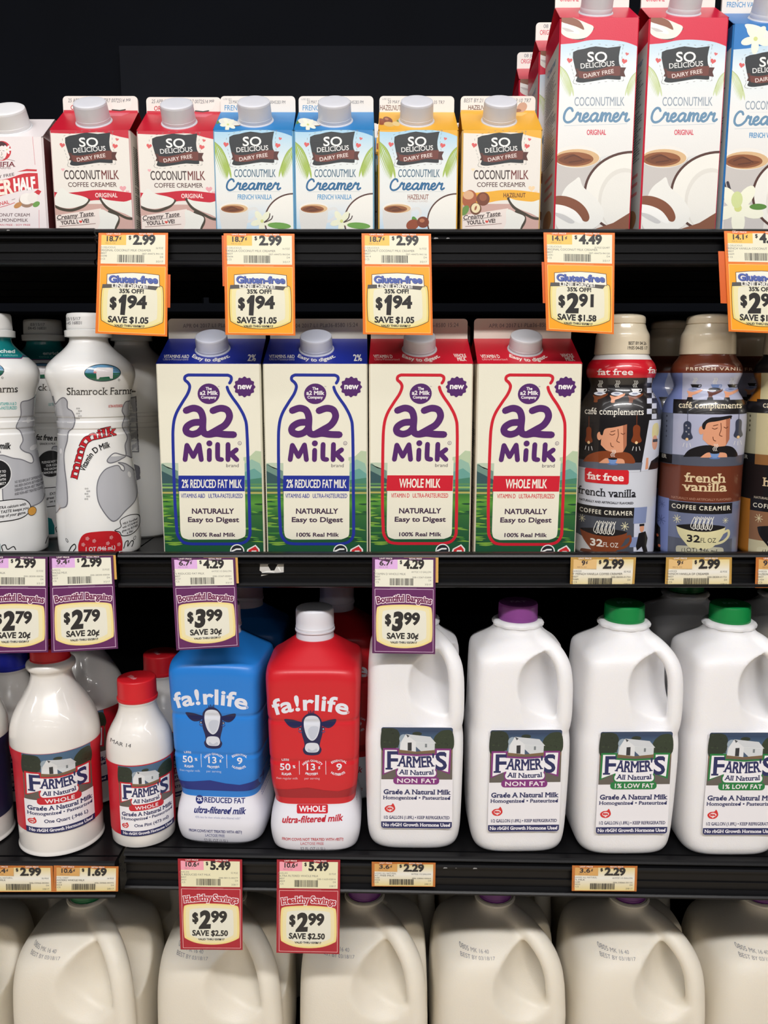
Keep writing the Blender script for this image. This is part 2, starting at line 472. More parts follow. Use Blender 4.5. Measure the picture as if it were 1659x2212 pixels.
# ================================================================ cartons
def cap_mesh(r, h, col, mat=None, N=60, ring=True, rib=0.008, taper=.97):
    b = MB(); m = mat or M_CAP
    rg = [(0, r*.98, r*.98, 2, col, 0, 0), (h*.05, r, r, 2, col, 0, 0), (h*.20, r, r, 2, col, 0, 0)]
    b.loft(rg + [(h*.215, r*.985, r*.985, 2, col, 0, 0)], m, N, cap0=True, cap1=False)
    b.loft([(h*.215, r*.985, r*.985, 2, col, 0, 0), (h*.86, r*taper, r*taper, 2, col, 0, 0)], m, N*2, False, False, rib=rib, smooth=False)
    rg = [(h*.86, r*taper, r*taper, 2, col, 0, 0), (h*.95, r*(taper-.02), r*(taper-.02), 2, col, 0, 0), (h*.985, r*(taper-.07), r*(taper-.07), 2, col, 0, 0), (h, r*(taper-.16), r*(taper-.16), 2, col, 0, 0),
          (h*.985, r*.3, r*.3, 2, col, 0, 0), (h*.985, r*.05, r*.05, 2, col, 0, 0)]
    b.loft(rg, m, N, False, True)
    return b
def carton(name, label, W, D, H, HR, HF, loc, art, capr, caph, capt=.5, capx=0, side=(235, 235, 228), roof=(200, 20, 45), finc=(238, 232, 224), rotz=0, group=None, capcol=(224, 225, 232), side_art=None, edge=None):
    """gable-top carton. art: dict of (Art, quad corners, lower z) for 'front', 'roof', 'fin'"""
    t = thing(name, label, 'carton', loc, rotz, group)
    b = MB(); c = .0016; w, d = W/2, D/2
    pts = [(-w + c, -d), (w - c, -d), (w, -d + c), (w, d - c), (w - c, d), (-w + c, d), (-w, d - c), (-w, -d + c)]
    vs = [(x, y, 0) for x, y in pts] + [(x, y, H) for x, y in pts]
    fs = [(i, (i+1) % 8, (i+1) % 8 + 8, i + 8) for i in range(8)]
    cs = [C(edge or side)] * 8
    cs[2] = C(side); cs[6] = C(side)
    b.add(vs, fs + [tuple(reversed(range(8)))], cs + [C(side)], M_CARTON)
    f = .0012; ax = w - d * .62; az = H + HR * .93
    rc, sc_ = C(roof), C(mix(roof, (0, 0, 0), .06))
    # front and back roof panels, folded gussets at the sides
    for sgn in (-1, 1):
        b.add([(-w + .0006, sgn*d, H), (w - .0006, sgn*d, H), (w - .001, sgn*f, H + HR), (-w + .001, sgn*f, H + HR)], [(0, 1, 2, 3) if sgn < 0 else (3, 2, 1, 0)], rc, M_CARTON)
        b.add([(sgn*w, -d, H), (sgn*w, d, H), (sgn*ax, 0, az), (sgn*(w - .001), -f, H + HR), (sgn*(w - .001), f, H + HR)],
              [(0, 1, 2), (0, 2, 3), (2, 1, 4)] if sgn > 0 else [(1, 0, 2), (2, 0, 3), (1, 2, 4)], sc_, M_CARTON)
    if HF > 0:                                            # sealed top fin with rounded corners
        r = .0035; x1 = w - .0012; zt = H + HR + HF
        pr = [(-x1, H + HR), (x1, H + HR)] + [(x1 - r + r*math.cos(a*math.pi/8), zt - r + r*math.sin(a*math.pi/8)) for a in range(5)] + [(-x1 + r - r*math.sin(a*math.pi/8), zt - r + r*math.cos(a*math.pi/8)) for a in range(5)]
        n = len(pr); vs = [(x, -f, z) for x, z in pr] + [(x, f, z) for x, z in pr]
        b.add(vs, [tuple(range(n)), tuple(reversed(range(n, 2*n)))] + [(i, i + n, (i+1) % n + n, (i+1) % n) for i in range(n)], C(finc), M_CARTON)
    if 'front' in art:
        a, q, zl = art['front']; st = quadmap(*q)
        def fn(x, y, l):
            s, u = st(x, y); return ((min(max(s, 0), 1) - .5) * (W - .0024), -d - l, max(H + u * (zl - H), 0.0004) if u > 0 else H)
        a.emit(b, fn, M_CARTON)
    L = math.hypot(HR, d - f)
    if 'roof' in art:
        a, q = art['roof'][:2]; st2 = quadmap(*q); a.face = Vector((0, -1, 1))
        def fn2(x, y, l):
            s, u = st2(x, y); u = min(max(u, 0), 1); s = min(max(s, 0), 1)
            return ((s - .5) * (W - .002), -f - (d - f)*u - l*HR/L, H + HR*(1 - u) + l*(d - f)/L)
        a.emit(b, fn2, M_CARTON)
    if 'fin' in art:
        a, q = art['fin'][:2]; st3 = quadmap(*q)
        def fn3(x, y, l):
            s, u = st3(x, y); s = min(max(s, 0), 1); return ((s - .5) * (W - .003), -f - l, H + HR + HF*(1 - u))
        a.emit(b, fn3, M_CARTON)
    if side_art:
        for sgn in (1, -1):
            a = side_art; a.face = Vector((sgn, 0, 0))
            def fn4(x, y, l): return (sgn*(w + l), (x - .5) * D * (sgn), H * (1 - y))
            a.emit(b, fn4, M_CARTON)
    b.build('carton_body', t)
    if capr:
        th = math.atan2(HR, d - f)
        cb = cap_mesh(capr, caph, capcol)
        cb.loft([(-.001, capr*1.12, capr*1.12, 2, capcol, 0, 0), (.0006, capr*1.06, capr*1.06, 2, capcol, 0, 0)], M_CAP, 48, False, True)
        o = cb.build('cap', t)
        o.rotation_euler = (th, 0, 0)
        u = capt; o.location = (capx, -f - (d - f)*u, H + HR*(1 - u) + .0003)
    return t
def place(a, sub, k, dx, dy):
    for vs, fs, col in sub.ops: a.raw([(x*k + dx, y*k + dy) for x, y in vs], fs, col)

# ---- shared emblems of the creamer cartons (drawn about the middle of the black plaque)
def heart(a, x, y, r, col, rot=0):
    p = []
    for i in range(26):
        t = 2*math.pi*i/26; X = 16*math.sin(t)**3/16*r; Y = -(13*math.cos(t) - 5*math.cos(2*t) - 2*math.cos(3*t) - math.cos(4*t))/16*r
        c, s = math.cos(R(rot)), math.sin(R(rot)); p.append((x + X*c - Y*s, y + X*s + Y*c))
    a.poly(p, col)
def plaque():
    a = Art(); B = (38, 43, 46); BR = (112, 56, 46)
    p = spline([(-200, -95), (-110, -120), (-10, -140), (90, -128), (195, -140), (200, -128), (188, -60), (192, 0), (208, 45), (206, 112), (194, 128), (90, 122), (-10, 136), (-110, 150), (-160, 146), (-174, 132), (-162, 106), (-175, 55), (-190, 0)], 2, True)
    n = len(p)                                            # stitched outline
    for i in range(0, n):
        u, v = p[i], p[(i+1) % n]; m = ((u[0]+v[0])/2, (u[1]+v[1])/2); L = math.hypot(*m); k = 1 + 20/L
        dx, dy = (v[0]-u[0]), (v[1]-u[1]); q = math.hypot(dx, dy) or 1
        cx, cy = m[0]*k + (6 if m[0] > 0 else -6), m[1]*k
        a.stroke([(cx - dx/q*8, cy - dy/q*8), (cx + dx/q*8, cy + dy/q*8)], 3, (130, 132, 128))
    a.poly(p, B)
    a.poly([(-183, 35), (-150, 40), (-150, 104), (-180, 100), (-165, 68)], mix(BR, (0, 0, 0), .25))
    a.poly([(200, 28), (250, 30), (232, 66), (246, 104), (192, 98)], mix(BR, (0, 0, 0), .25))
    a.poly(spline([(-155, 55), (-80, 62), (20, 45), (110, 22), (204, 18)], 4) + spline([(200, 60), (190, 96), (100, 92), (20, 108), (-70, 120), (-146, 112)], 4), BR)
    a.text('SO', 5, -18, 76, (245, 245, 242), w=175, b=.025, serif=True)
    a.text('DELICIOUS', 8, 27, 40, (240, 240, 238), w=292, serif=True, rot=-4, b=.01)
    a.text('DAIRY FREE', 20, 94, 32, (240, 228, 222), w=262, rot=-9, b=.01)
    return a
PL = plaque()
def hearts(a, k, ox, oy):
    heart(a, ox - 230*k, oy - 30*k, 24*k, (222, 92, 92), 10); heart(a, ox + 236*k, oy - 22*k, 24*k, (222, 92, 92), 15); heart(a, ox + 258*k, oy - 80*k, 15*k, (222, 105, 105), 15)
def palm(a, x, y, d, k, col=(164, 190, 88), n=20):
    """a feathery frond coming in from the side edge: d = +1 from the left, -1 from the right"""
    rib = spline([(x, y), (x + d*50*k, y + 45*k), (x + d*85*k, y + 110*k), (x + d*105*k, y + 180*k)], 5)
    vs, fs = [], []
    for i, (px, py) in enumerate(rib):
        t = i / len(rib); L = (70 + 80*math.sin(math.pi*t)) * k
        for ang in (100 + 25*(1-t), 42 + 30*t):
            an = R(ang); ex, ey = px + d*math.cos(an)*L*.62, py + math.sin(an)*L
            ex = max(ex, x) if d > 0 else min(ex, x)
            o = len(vs); wv = 3.6*k
            vs += [(px - wv, py), (px + wv, py), ((px+ex)/2 + wv*1.4, (py+ey)/2), (ex, ey), ((px+ex)/2 - wv*1.4, (py+ey)/2)]; fs.append((o, o+1, o+2, o+3, o+4))
    a.raw(*union(vs, fs), C(col)); a.strokes([rib], 4*k, mix(col, (120, 140, 50), .5))
def cup(a, x, y, rx, ry, k, right=True, depth=200, W=(224, 223, 218)):
    """white coffee cup seen from a little above; x, y: middle of the rim"""
    if right:
        a.stroke([(x + rx*.85, y + 25*k), (x + rx + 60*k, y + 5*k), (x + rx + 85*k, y + 55*k), (x + rx + 30*k, y + 115*k), (x + rx*.72, y + 130*k)], 26*k, (226, 228, 226), curve=True)
    p = [(x - rx*math.cos(math.pi*i/16), y - ry*math.sin(math.pi*i/16)) for i in range(17)]
    a.poly(p + [(x + rx*.97, y + depth*k*.45), (x + rx*.8, y + depth*k), (x - rx*.8, y + depth*k), (x - rx*.97, y + depth*k*.45)], W)
    a.ell(x, y, rx, ry, (240, 238, 232)); a.ell(x + 2, y + ry*.14, rx*.93, ry*.80, (222, 186, 140))
    a.ell(x - rx*.1, y + ry*.22, rx*.80, ry*.62, (150, 92, 55)); a.blob([(x - rx*.75, y + ry*.2), (x - rx*.2, y - ry*.25), (x + rx*.15, y + ry*.1), (x + rx*.6, y + ry*.3), (x, y + ry*.7), (x - rx*.5, y + ry*.6)], (118, 66, 36))
    a.strokes([[(x - rx*.5, y + ry*.2), (x - rx*.1, y - ry*.1), (x + rx*.3, y + ry*.3)], [(x - rx*.3, y + ry*.5), (x + rx*.2, y + ry*.35)]], 9*k, (96, 50, 28))
def coconut(a, cx, cy, rx, ry, wd, x1, y1, inner=(243, 242, 234)):
    """half coconut running out of the right and bottom edges at x1, y1"""
    arc = [(cx + rx*math.cos(R(t)), cy + ry*math.sin(R(t))) for t in range(90, 274, 6)]
    arc = [(min(x, x1), min(y, y1)) for x, y in arc]
    a.poly(arc + [(x1, cy - ry), (x1, y1)], inner)
    a.stroke([p for p in arc if p[1] < y1 - 2], wd, (84, 52, 44))
def wedge(a, pts, rind, k=5, wcol=(236, 236, 228), rc=(66, 58, 44), rw=16):
    a.stroke(rind, rw, rc, curve=True); a.blob(pts, wcol, k)
def flower(a, x, y, r, col=(244, 243, 220), n=5, rot=0):
    for i in range(n):
        t = R(rot + i*360/n); a.ell(x + math.cos(t)*r*.55, y + math.sin(t)*r*.55, r*.55, r*.28, col, 16, math.degrees(t))
    a.ell(x, y, r*.16, r*.16, (214, 222, 140), 10)
def nuts(a, x, y, r):
    a.ell(x - r, y + r*.3, r, r*.8, (150, 72, 40), 20, -20); a.ell(x + r*.6, y - r*.1, r*.95, r*.85, (128, 58, 34), 20, 15); a.ell(x + r*.45, y - r*.35, r*.4, r*.3, (190, 120, 84), 14)
def script_creamer(a, x, y, w, h, col):
    """'Creamer' in a brush script, drawn as strokes in a 500 x 120 box"""
    L = [[(70, 22), (62, 6), (40, 4), (14, 32), (6, 74), (26, 98), (62, 92), (92, 66)],
         [(92, 66), (104, 40), (112, 34), (110, 44), (122, 46), (132, 40), (126, 64), (122, 84), (132, 92), (152, 82)],
         [(148, 72), (176, 64), (188, 48), (176, 38), (156, 54), (152, 80), (168, 94), (196, 82), (208, 66)],
         [(262, 46), (240, 38), (214, 56), (208, 80), (222, 92), (246, 76), (262, 46), (252, 78), (260, 92), (280, 80)],
         [(280, 80), (292, 42), (298, 40), (290, 90)], [(292, 62), (314, 40), (326, 46), (318, 90)], [(321, 62), (344, 40), (358, 48), (350, 80), (360, 92), (378, 82)],
         [(376, 72), (404, 64), (416, 48), (404, 38), (384, 54), (380, 80), (396, 94), (422, 82), (434, 62)],
         [(434, 62), (448, 40), (456, 34), (454, 44), (468, 46), (482, 40), (474, 64), (470, 84), (480, 92), (498, 80)]]
    L = [[(x + px/500*w, y + py/100*h) for px, py in l] for l in L]
    a.strokes(L, h*.165, col)

DATE = (95, 95, 105)
def small_vanilla_art(base, flavour, fcol, deco, fin1, fin2, fx, sky=True):
    """16 oz carton with the cup and the half coconut (crop units of a 700-wide face)"""
    q = ((83, 446), (783, 446), (118, 1295), (803, 1295))
    a = Art()
    a.grad(60, 446, 830, 1400, [(0, (168, 212, 236)), (.30, (230, 237, 236)), (.62, (236, 237, 233)), (.85, (208, 226, 238)), (1, (160, 206, 234))])
    a.poly([(60, 430), (830, 430), (830, 505)] + spline([(800, 505), (700, 470), (560, 446), (400, 444), (250, 462), (110, 462), (60, 455)], 5), base)
    palm(a, 88, 548, 1, 1.22); palm(a, 800, 580, -1, 1.05)
    hearts(a, 1, 420, 600); place(a, PL, 1, 420, 600)
    a.text('COCONUTMILK', 452, 850, 66, (64, 104, 128), w=375, b=.012)
    a.stroke([(305, 868), (610, 868)], 2, (170, 185, 190)); script_creamer(a, 195, 866, 490, 100, (38, 104, 150)); a.stroke([(208, 980), (680, 975)], 2, (160, 175, 180))
    a.text(flavour, 452, 1044, 42, fcol, w=310 if 'V' in flavour else 190, b=.02)
    if deco == 'nuts': a.text('NATURALLY FLAVORED', 452, 1068, 16, (196, 178, 170), w=180)
    coconut(a, 800, 1230, 255, 235, 13, 812, 1400)
    cup(a, 268, 1118, 130, 50, .95, depth=230)
    if deco == 'nuts':
        a.ell(430, 1230, 40, 22, (90, 150, 60), 14, 60); nuts(a, 470, 1250, 58)
    else:
        flower(a, 520, 1235, 95, (240, 242, 214), 5, 20); a.strokes([[(540, 1245), (580, 1210), (590, 1170)], [(545, 1245), (600, 1220), (615, 1190)]], 9, (74, 52, 50)); a.ell(675, 1275, 105, 28, (110, 165, 74), 20, 4)
    rf = Art(); rq = ((150, 262), (808, 258), (83, 446), (783, 446))
    rf.rect(60, 240, 830, 470, base); rf.grad(60, 256, 830, 330, [(0, mix(base, (255, 255, 255), .06)), (1, base)])
    if deco == 'nuts': nuts(rf, 170, 350, 42); rf.ell(190, 390, 45, 26, (226, 190, 120)); rf.ell(255, 385, 32, 24, (232, 204, 140)); rf.ell(290, 355, 20, 12, (120, 160, 60))
    else:
        rf.ell(110, 370, 40, 16, (100, 140, 60), 14, -20); rf.blob([(130, 345), (200, 325), (330, 375), (345, 390), (270, 405), (160, 390)], (238, 237, 226)); rf.stroke([(345, 385), (310, 402), (250, 408)], 9, (110, 76, 54)); flower(rf, 210, 392, 66, (248, 247, 226), 5, 30)
    f = Art(); fq = ((148, 130), (800, 126), (152, 262), (808, 258))
    f.text('USE BY:', 170, 162, 14, (160, 160, 160), al='l', w=80); f.text(fin1, 220, 190, 26, DATE, al='l', w=500, sp=.03); f.text(fin2, fx, 246, 42, fcol if sky else (120, 76, 56), al='l', w=190, b=.01)
    return {'front': (a, q, .0133), 'roof': (rf, rq), 'fin': (f, fq)}
def small_coffee_art(base, flavour, ftxt, deco, fin1, finw):
    """16 oz carton with the coloured ribbon and the coconut pieces"""
    q = ((83, 446), (783, 446), (75, 1330), (765, 1330))
    a = Art()
    a.grad(50, 446, 830, 1450, [(0, (236, 231, 222)), (.6, (236, 231, 223)), (1, (232, 224, 216))])
    a.poly([(50, 430), (830, 430), (830, 525)] + spline([(800, 525), (700, 505), (560, 470), (420, 470), (300, 478), (160, 476), (50, 470)], 5), base)
    hearts(a, 1.02, 414, 612); place(a, PL, 1.02, 414, 612)
    heart(a, 170, 800, 16, mix(base, (250, 240, 235), .72)); heart(a, 700, 970, 30, mix(base, (250, 235, 232), .68)); heart(a, 740, 1000, 16, mix(base, (250, 235, 232), .75))
    a.text('COCONUT', 175, 886, 80, (66, 52, 50), al='l', w=330, b=.015); a.text('MILK', 510, 886, 80, (116, 50, 48), al='l', w=160, b=.015)
    a.text('COFFEE CREAMER', 425, 955, 40, (96, 70, 66), w=440, b=.02)
    a.poly([(50, 1110), (830, 1110), (830, 1450), (50, 1450)], (206, 168, 158))
    a.poly(spline([(50, 1000), (150, 1010), (300, 1000), (430, 985), (560, 985), (700, 1000), (830, 1018)], 4) + spline([(830, 1120), (700, 1100), (560, 1080), (420, 1078), (250, 1110), (50, 1120)], 4), base)
    a.text(flavour, 545, 1050, 38, ftxt, w=200, b=.03, sp=.05)
    a.poly([(60, 1215), (490, 1150), (490, 1210), (460, 1345), (60, 1345)], (240, 228, 220))
    a.text('Creamy Taste', 250, 1236, 40, (62, 48, 46), w=340, b=.03, sh=.25, rot=-7); a.stroke([(85, 1262), (430, 1220)], 4, (80, 62, 58))
    a.text("YOU'LL L", 200, 1294, 34, (70, 52, 50), w=160, b=.05, rot=-5); heart(a, 298, 1272, 15, (222, 70, 60)); a.text('VE!', 345, 1282, 34, (70, 52, 50), w=65, b=.05, rot=-5)
    a.stroke([(105, 1316), (430, 1290)], 6, (168, 140, 132))
    if deco == 'nuts':
        a.ell(140, 1065, 66, 82, (170, 92, 58), 24, 10); a.ell(130, 1030, 48, 40, (222, 176, 136), 20); a.ell(262, 1065, 60, 62, (120, 66, 44), 24); a.ell(262, 1050, 34, 34, (150, 88, 60), 18); a.ell(100, 1170, 52, 30, (104, 144, 70), 14, -60); a.ell(196, 1155, 52, 56, (116, 74, 48), 24); a.ell(196, 1148, 40, 44, (238, 222, 178), 24); a.ell(196, 1148, 9, 22, (160, 90, 60), 12, 20)
    else:
        wedge(a, [(60, 1090), (110, 1000), (150, 965), (210, 1010), (330, 1040), (380, 1070), (330, 1120), (200, 1150), (100, 1130)], [(60, 1100), (110, 1150), (220, 1168), (330, 1130), (385, 1075)], rw=26)
    wedge(a, [(500, 1060), (560, 1075), (700, 1090), (790, 1080), (790, 1230), (700, 1200), (560, 1140)], [(490, 1060), (540, 1140), (640, 1200), (720, 1240), (790, 1245)], rw=24)
    wedge(a, [(470, 1180), (500, 1160), (560, 1190), (640, 1230), (610, 1310), (560, 1400), (420, 1400), (470, 1290)], [(560, 1180), (630, 1215), (640, 1270), (600, 1345), (570, 1400)], rw=22)
    rf = Art(); rq = ((100, 262), (768, 258), (83, 446), (783, 446))
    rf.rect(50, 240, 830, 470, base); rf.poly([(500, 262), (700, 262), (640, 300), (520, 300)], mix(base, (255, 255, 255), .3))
    f = Art(); fq = ((75, 130), (735, 130), (90, 262), (768, 258))
    f.rect(60, 244, 790, 264, base)
    f.text(fin1, 405, 180, 30, DATE, w=finw, sp=.04); f.text(flavour, 150, 240, 36, base if deco != 'nuts' else (110, 66, 44), al='l', w=200, b=.02)
    if deco == 'nuts': f.ell(640, 220, 45, 40, (205, 158, 130)); f.ell(600, 245, 40, 14, (150, 100, 74))
    else: f.blob([(520, 180), (600, 186), (690, 170), (690, 220), (650, 236), (560, 240)], (238, 236, 228)); f.stroke([(530, 240), (600, 246), (650, 238)], 10, (50, 44, 38))
    return {'front': (a, q, .0133), 'roof': (rf, rq), 'fin': (f, fq)}
def fine_print(col, rows, seed, x0=.12, x1=.88, y0=.12, y1=.95, extra=None):
    """lines of small print, too small to read, on a carton's side"""
    a = Art(); r = random.Random(seed); vs, fs = [], []
    for i in range(rows):
        y = y0 + (y1 - y0) * i / rows; x = x0
        if r.random() < .08: continue
        end = x0 + (x1 - x0) * r.uniform(.7, 1)
        while x < end:
            wv = r.uniform(.03, .09); o = len(vs); hh = (y1 - y0) / rows * .42
            vs += [(x, y), (min(x + wv, end), y), (min(x + wv, end), y + hh), (x, y + hh)]; fs.append((o, o+1, o+2, o+3)); x += wv + .015
    a.raw(vs, fs, C(col))
    return a

RED, BLUE, YEL = (200, 22, 48), (28, 128, 196), (240, 178, 52)
W16, H16, HR16, HF16 = .0688, 1.6544 - D1, .0238, .0135
W32, H32 = .0665, 1.7429 - D1
YF = .756
sideP = fine_print((70, 70, 66), 46, 5)
def cx_of(px, py, Y): return un(px, py, Y)[0]
red_art = small_coffee_art(RED, 'ORIGINAL', (246, 226, 222), 'coco', '25 APR 2017 07:14:50 TR7 0072514 MB', 560)
c_red = carton('creamer_carton', 'small red-topped coconut milk creamer carton, the left one of two, beside the white carton', W16, W16, H16, HR16, HF16, (cx_of(194, 300, YF), YF + W16/2, D1), red_art, .0145, .0165, .55, -.0005, side=(236, 230, 220), roof=RED, side_art=sideP, edge=(225, 190, 186), group='small creamer cartons')
dup(c_red, (cx_of(379, 300, YF), YF + W16/2 + .003, D1), R(.6), 'small red-topped coconut milk creamer carton standing next to the blue ones')
blue_art = small_vanilla_art(BLUE, 'FRENCH VANILLA', (70, 150, 200), 'flower', '23 MAY 2017 22 JAN 05:27 TR7 0045283 PM', 'FRENCH', 180)
c_blue = carton('creamer_carton', 'small blue-topped vanilla creamer carton beside the red-topped ones', W16, W16, H16, HR16, HF16, (cx_of(547, 300, YF), YF + W16/2, D1), blue_art, .0145, .0165, .5, 0, side=(228, 232, 232), roof=BLUE, side_art=sideP, edge=(120, 180, 216), group='small creamer cartons')
dup(c_blue, (cx_of(722, 300, YF), YF + W16/2, D1), R(-.4), 'small blue-topped vanilla creamer carton beside the yellow-topped one with palm leaves')
haz_art = small_vanilla_art(YEL, 'HAZELNUT', (150, 98, 84), 'nuts', '20 MAY 2017 03 FEB 04:01 13:35 TR7', 'HAZELNUT', 150, False)
c_haz = carton('creamer_carton', 'small yellow-topped hazelnut creamer carton with cup and palm leaves', W16, W16, H16, HR16, HF16, (cx_of(903, 300, YF), YF + W16/2, D1), haz_art, .0145, .0168, .5, -.001, side=(236, 214, 160), roof=YEL, side_art=sideP, edge=(232, 180, 70), rotz=R(.5), group='small creamer cartons')
hazc_art = small_coffee_art(YEL, 'HAZELNUT', (110, 62, 30), 'nuts', 'BEST BY:21 APR 2017 04:01 13:10 TR7', 600)
c_hazc = carton('creamer_carton', 'small yellow-topped hazelnut coffee creamer carton beside the tall red cartons', W16, W16, H16, HR16, HF16, (cx_of(1085, 300, YF), YF + W16/2, D1), hazc_art, .0145, .0168, .5, -.001, side=(226, 196, 140), roof=YEL, side_art=sideP, edge=(230, 190, 110), group='small creamer cartons')
for src, px, nm in ((c_red, 194, 'red-topped'), (c_red, 379, 'second red-topped'), (c_blue, 547, 'first blue-topped'), (c_blue, 722, 'second blue-topped'), (c_haz, 903, 'yellow-topped palm leaf'), (c_hazc, 1085, 'yellow-topped coffee')):
    x = cx_of(px, 300, YF)
    dup(src, (x + (.004 if px < 900 else -.003), YF + W16*1.5 + .012, D1), R(.8), 'small creamer carton in shade directly behind the %s one' % nm)

# ---- tall creamer cartons
def tall_art(base, flavour, fcol, vanilla):
    q = ((262, 114), (798, 114), (235, 1535), (748, 1535))
    a = Art()
    a.grad(200, 114, 830, 1650, [(0, (150, 205, 236)), (.2, (232, 242, 246)), (.4, (240, 241, 239)), (1, (226, 222, 215))])
    a.poly([(200, 100), (830, 100), (830, 310)] + spline([(800, 305), (700, 272), (560, 258), (450, 262), (350, 280), (200, 290)], 5), base)
    palm(a, 256, 430, 1, .78, (206, 220, 170)); palm(a, 790, 470, -1, .62, (206, 220, 170))
    hearts(a, .82, 510, 418); place(a, PL, .825, 510, 417)
    a.text('COCONUTMILK', 533, 696, 58, (150, 164, 178), w=350, b=.01); script_creamer(a, 283, 708, 460, 100, (104, 146, 178))
    a.stroke([(390, 715), (690, 715)], 2, (214, 220, 224)); a.stroke([(292, 830), (728, 818)], 2, (170, 190, 205))
    a.text(flavour, 515, 892, 34, fcol, w=134 if not vanilla else 240, b=.03)
    cup(a, 380, 1040, 168, 78, 1.1, depth=520, W=(204, 200, 196))
    coconut(a, 770, 1290, 330, 280, 17, 775, 1700)
    a.ell(712, 1345, 178, 225, (228, 226, 218), 40); a.ell(722, 1360, 168, 212, (238, 237, 230), 40)
    if vanilla:
        for dx in (0, 32, 70): a.stroke([(190 + dx, 1200 + dx*.1), (240 + dx*.8, 1320)], 20, (60, 52, 62))
        flower(a, 340, 1390, 170, (246, 247, 226), 5, 15); a.ell(330, 1330, 40, 60, (214, 226, 160), 16); a.ell(480, 1380, 60, 22, (90, 140, 60))
    else:
        a.blob([(290, 1280), (370, 1200), (402, 1185), (430, 1250), (520, 1330), (575, 1440), (500, 1540), (300, 1560), (240, 1480)], (240, 240, 234))
        a.blob([(215, 1320), (300, 1312), (390, 1345), (450, 1400), (474, 1465), (440, 1490), (340, 1420), (215, 1380)], (132, 78, 52)); a.blob([(215, 1372), (300, 1380), (380, 1420), (430, 1490), (400, 1500), (300, 1440), (215, 1420)], (248, 248, 244)); a.blob([(215, 1430), (290, 1440), (370, 1490), (330, 1500)], (205, 205, 204))
        a.poly([(520, 1540), (640, 1500), (775, 1430), (775, 1650), (500, 1650)], (132, 82, 58))
    rf = Art(); rq = ((228, 65), (730, 62), (262, 114), (798, 114)); rf.rect(180, 40, 830, 130, base)
    if vanilla:
        a.ell(440, 185, 70, 26, (90, 140, 70), 16, 15); a.blob([(330, 120), (430, 130), (540, 200), (500, 230), (400, 200)], (240, 240, 232)); flower(a, 410, 215, 95, (250, 248, 228), 5, 20)
    else:
        wedge(a, [(262, 140), (310, 100), (345, 114), (440, 150), (486, 178), (440, 240), (340, 252), (262, 215)], [(345, 252), (420, 250), (488, 185)], rw=7); a.blob([(262, 112), (330, 112), (390, 138), (420, 192), (360, 170), (262, 140)], (140, 86, 60)); a.blob([(262, 150), (320, 160), (385, 205), (370, 220), (262, 186)], (250, 250, 246)); a.blob([(262, 178), (310, 185), (350, 205), (300, 202)], (206, 200, 198))
    f = Art(); fq = ((225, -50), (728, -50), (228, 65), (730, 62))
    f.text('ORIGINAL' if not vanilla else 'FRENCH VANILLA', 255, 28, 30, fcol, al='l', w=130 if not vanilla else 280, b=.02)
    f.text('08 JUN 2017', 380, -14, 24, DATE, w=200)
    return {'front': (a, q, .0133), 'roof': (rf, rq), 'fin': (f, fq)}
def tall_side(base):
    a = fine_print((92, 96, 100), 34, 11, y0=.2, y1=.62)
    a.rect(.02, -.0, .98, .1, base)
    a.text('Creamer', .5, .17, .03, (104, 146, 178), w=.6, b=.05, sh=.2)
    for y in (.66, .70, .745): a.rect(.25, y, .8, y + .015, (220, 130, 130))
    a.ell(.5, .87, .32, .05, (176, 128, 86)); a.ell(.5, .96, .4, .04, (230, 228, 222))
    return a
t_art = tall_art((216, 22, 62), 'ORIGINAL', (214, 66, 90), False)
gT = 'tall creamer cartons'
DT = W32
c_t = carton('creamer_carton', 'tall red-topped coconut milk creamer carton beside the small hazelnut carton', W32, DT, H32, .0205, .016, (cx_of(1297, 40, YF), YF + DT/2, D1), t_art, .0135, .021, .55, -.0005, side=(214, 216, 214), roof=(214, 20, 60), side_art=tall_side((216, 22, 62)), edge=(214, 30, 60), group=gT, rotz=R(-.6))
x2 = cx_of(1490, 40, YF)
dup(c_t, (x2, YF + DT/2, D1), R(-.6), 'tall red-topped coconut milk creamer carton next to the tall blue one')
tv_art = tall_art((24, 120, 196), 'FRENCH VANILLA', (80, 150, 200), True)
carton('creamer_carton', 'tall blue-topped vanilla creamer carton cut off by the right edge', W32, DT, H32 - .004, .0205, .016, (cx_of(1672, 60, YF), YF + DT/2 + .002, D1), tv_art, .0135, .021, .55, -.0005, side=(214, 220, 222), roof=(20, 110, 190), side_art=tall_side((24, 120, 196)), edge=(30, 120, 190), group=gT)
x1 = cx_of(1297, 40, YF)
dup(c_t, (x1 - .004, YF + DT*1.5 + .006, D1), R(-1), 'tall red-topped creamer carton directly behind the first tall one')
dup(c_t, (x1 - .010, YF + DT*2.5 + .014, D1), R(-2), 'tall red-topped creamer carton third back behind the first tall one')
dup(c_t, (x2 - .004, YF + DT*1.5 + .006, D1), R(-1), 'tall red-topped creamer carton directly behind the second tall one')

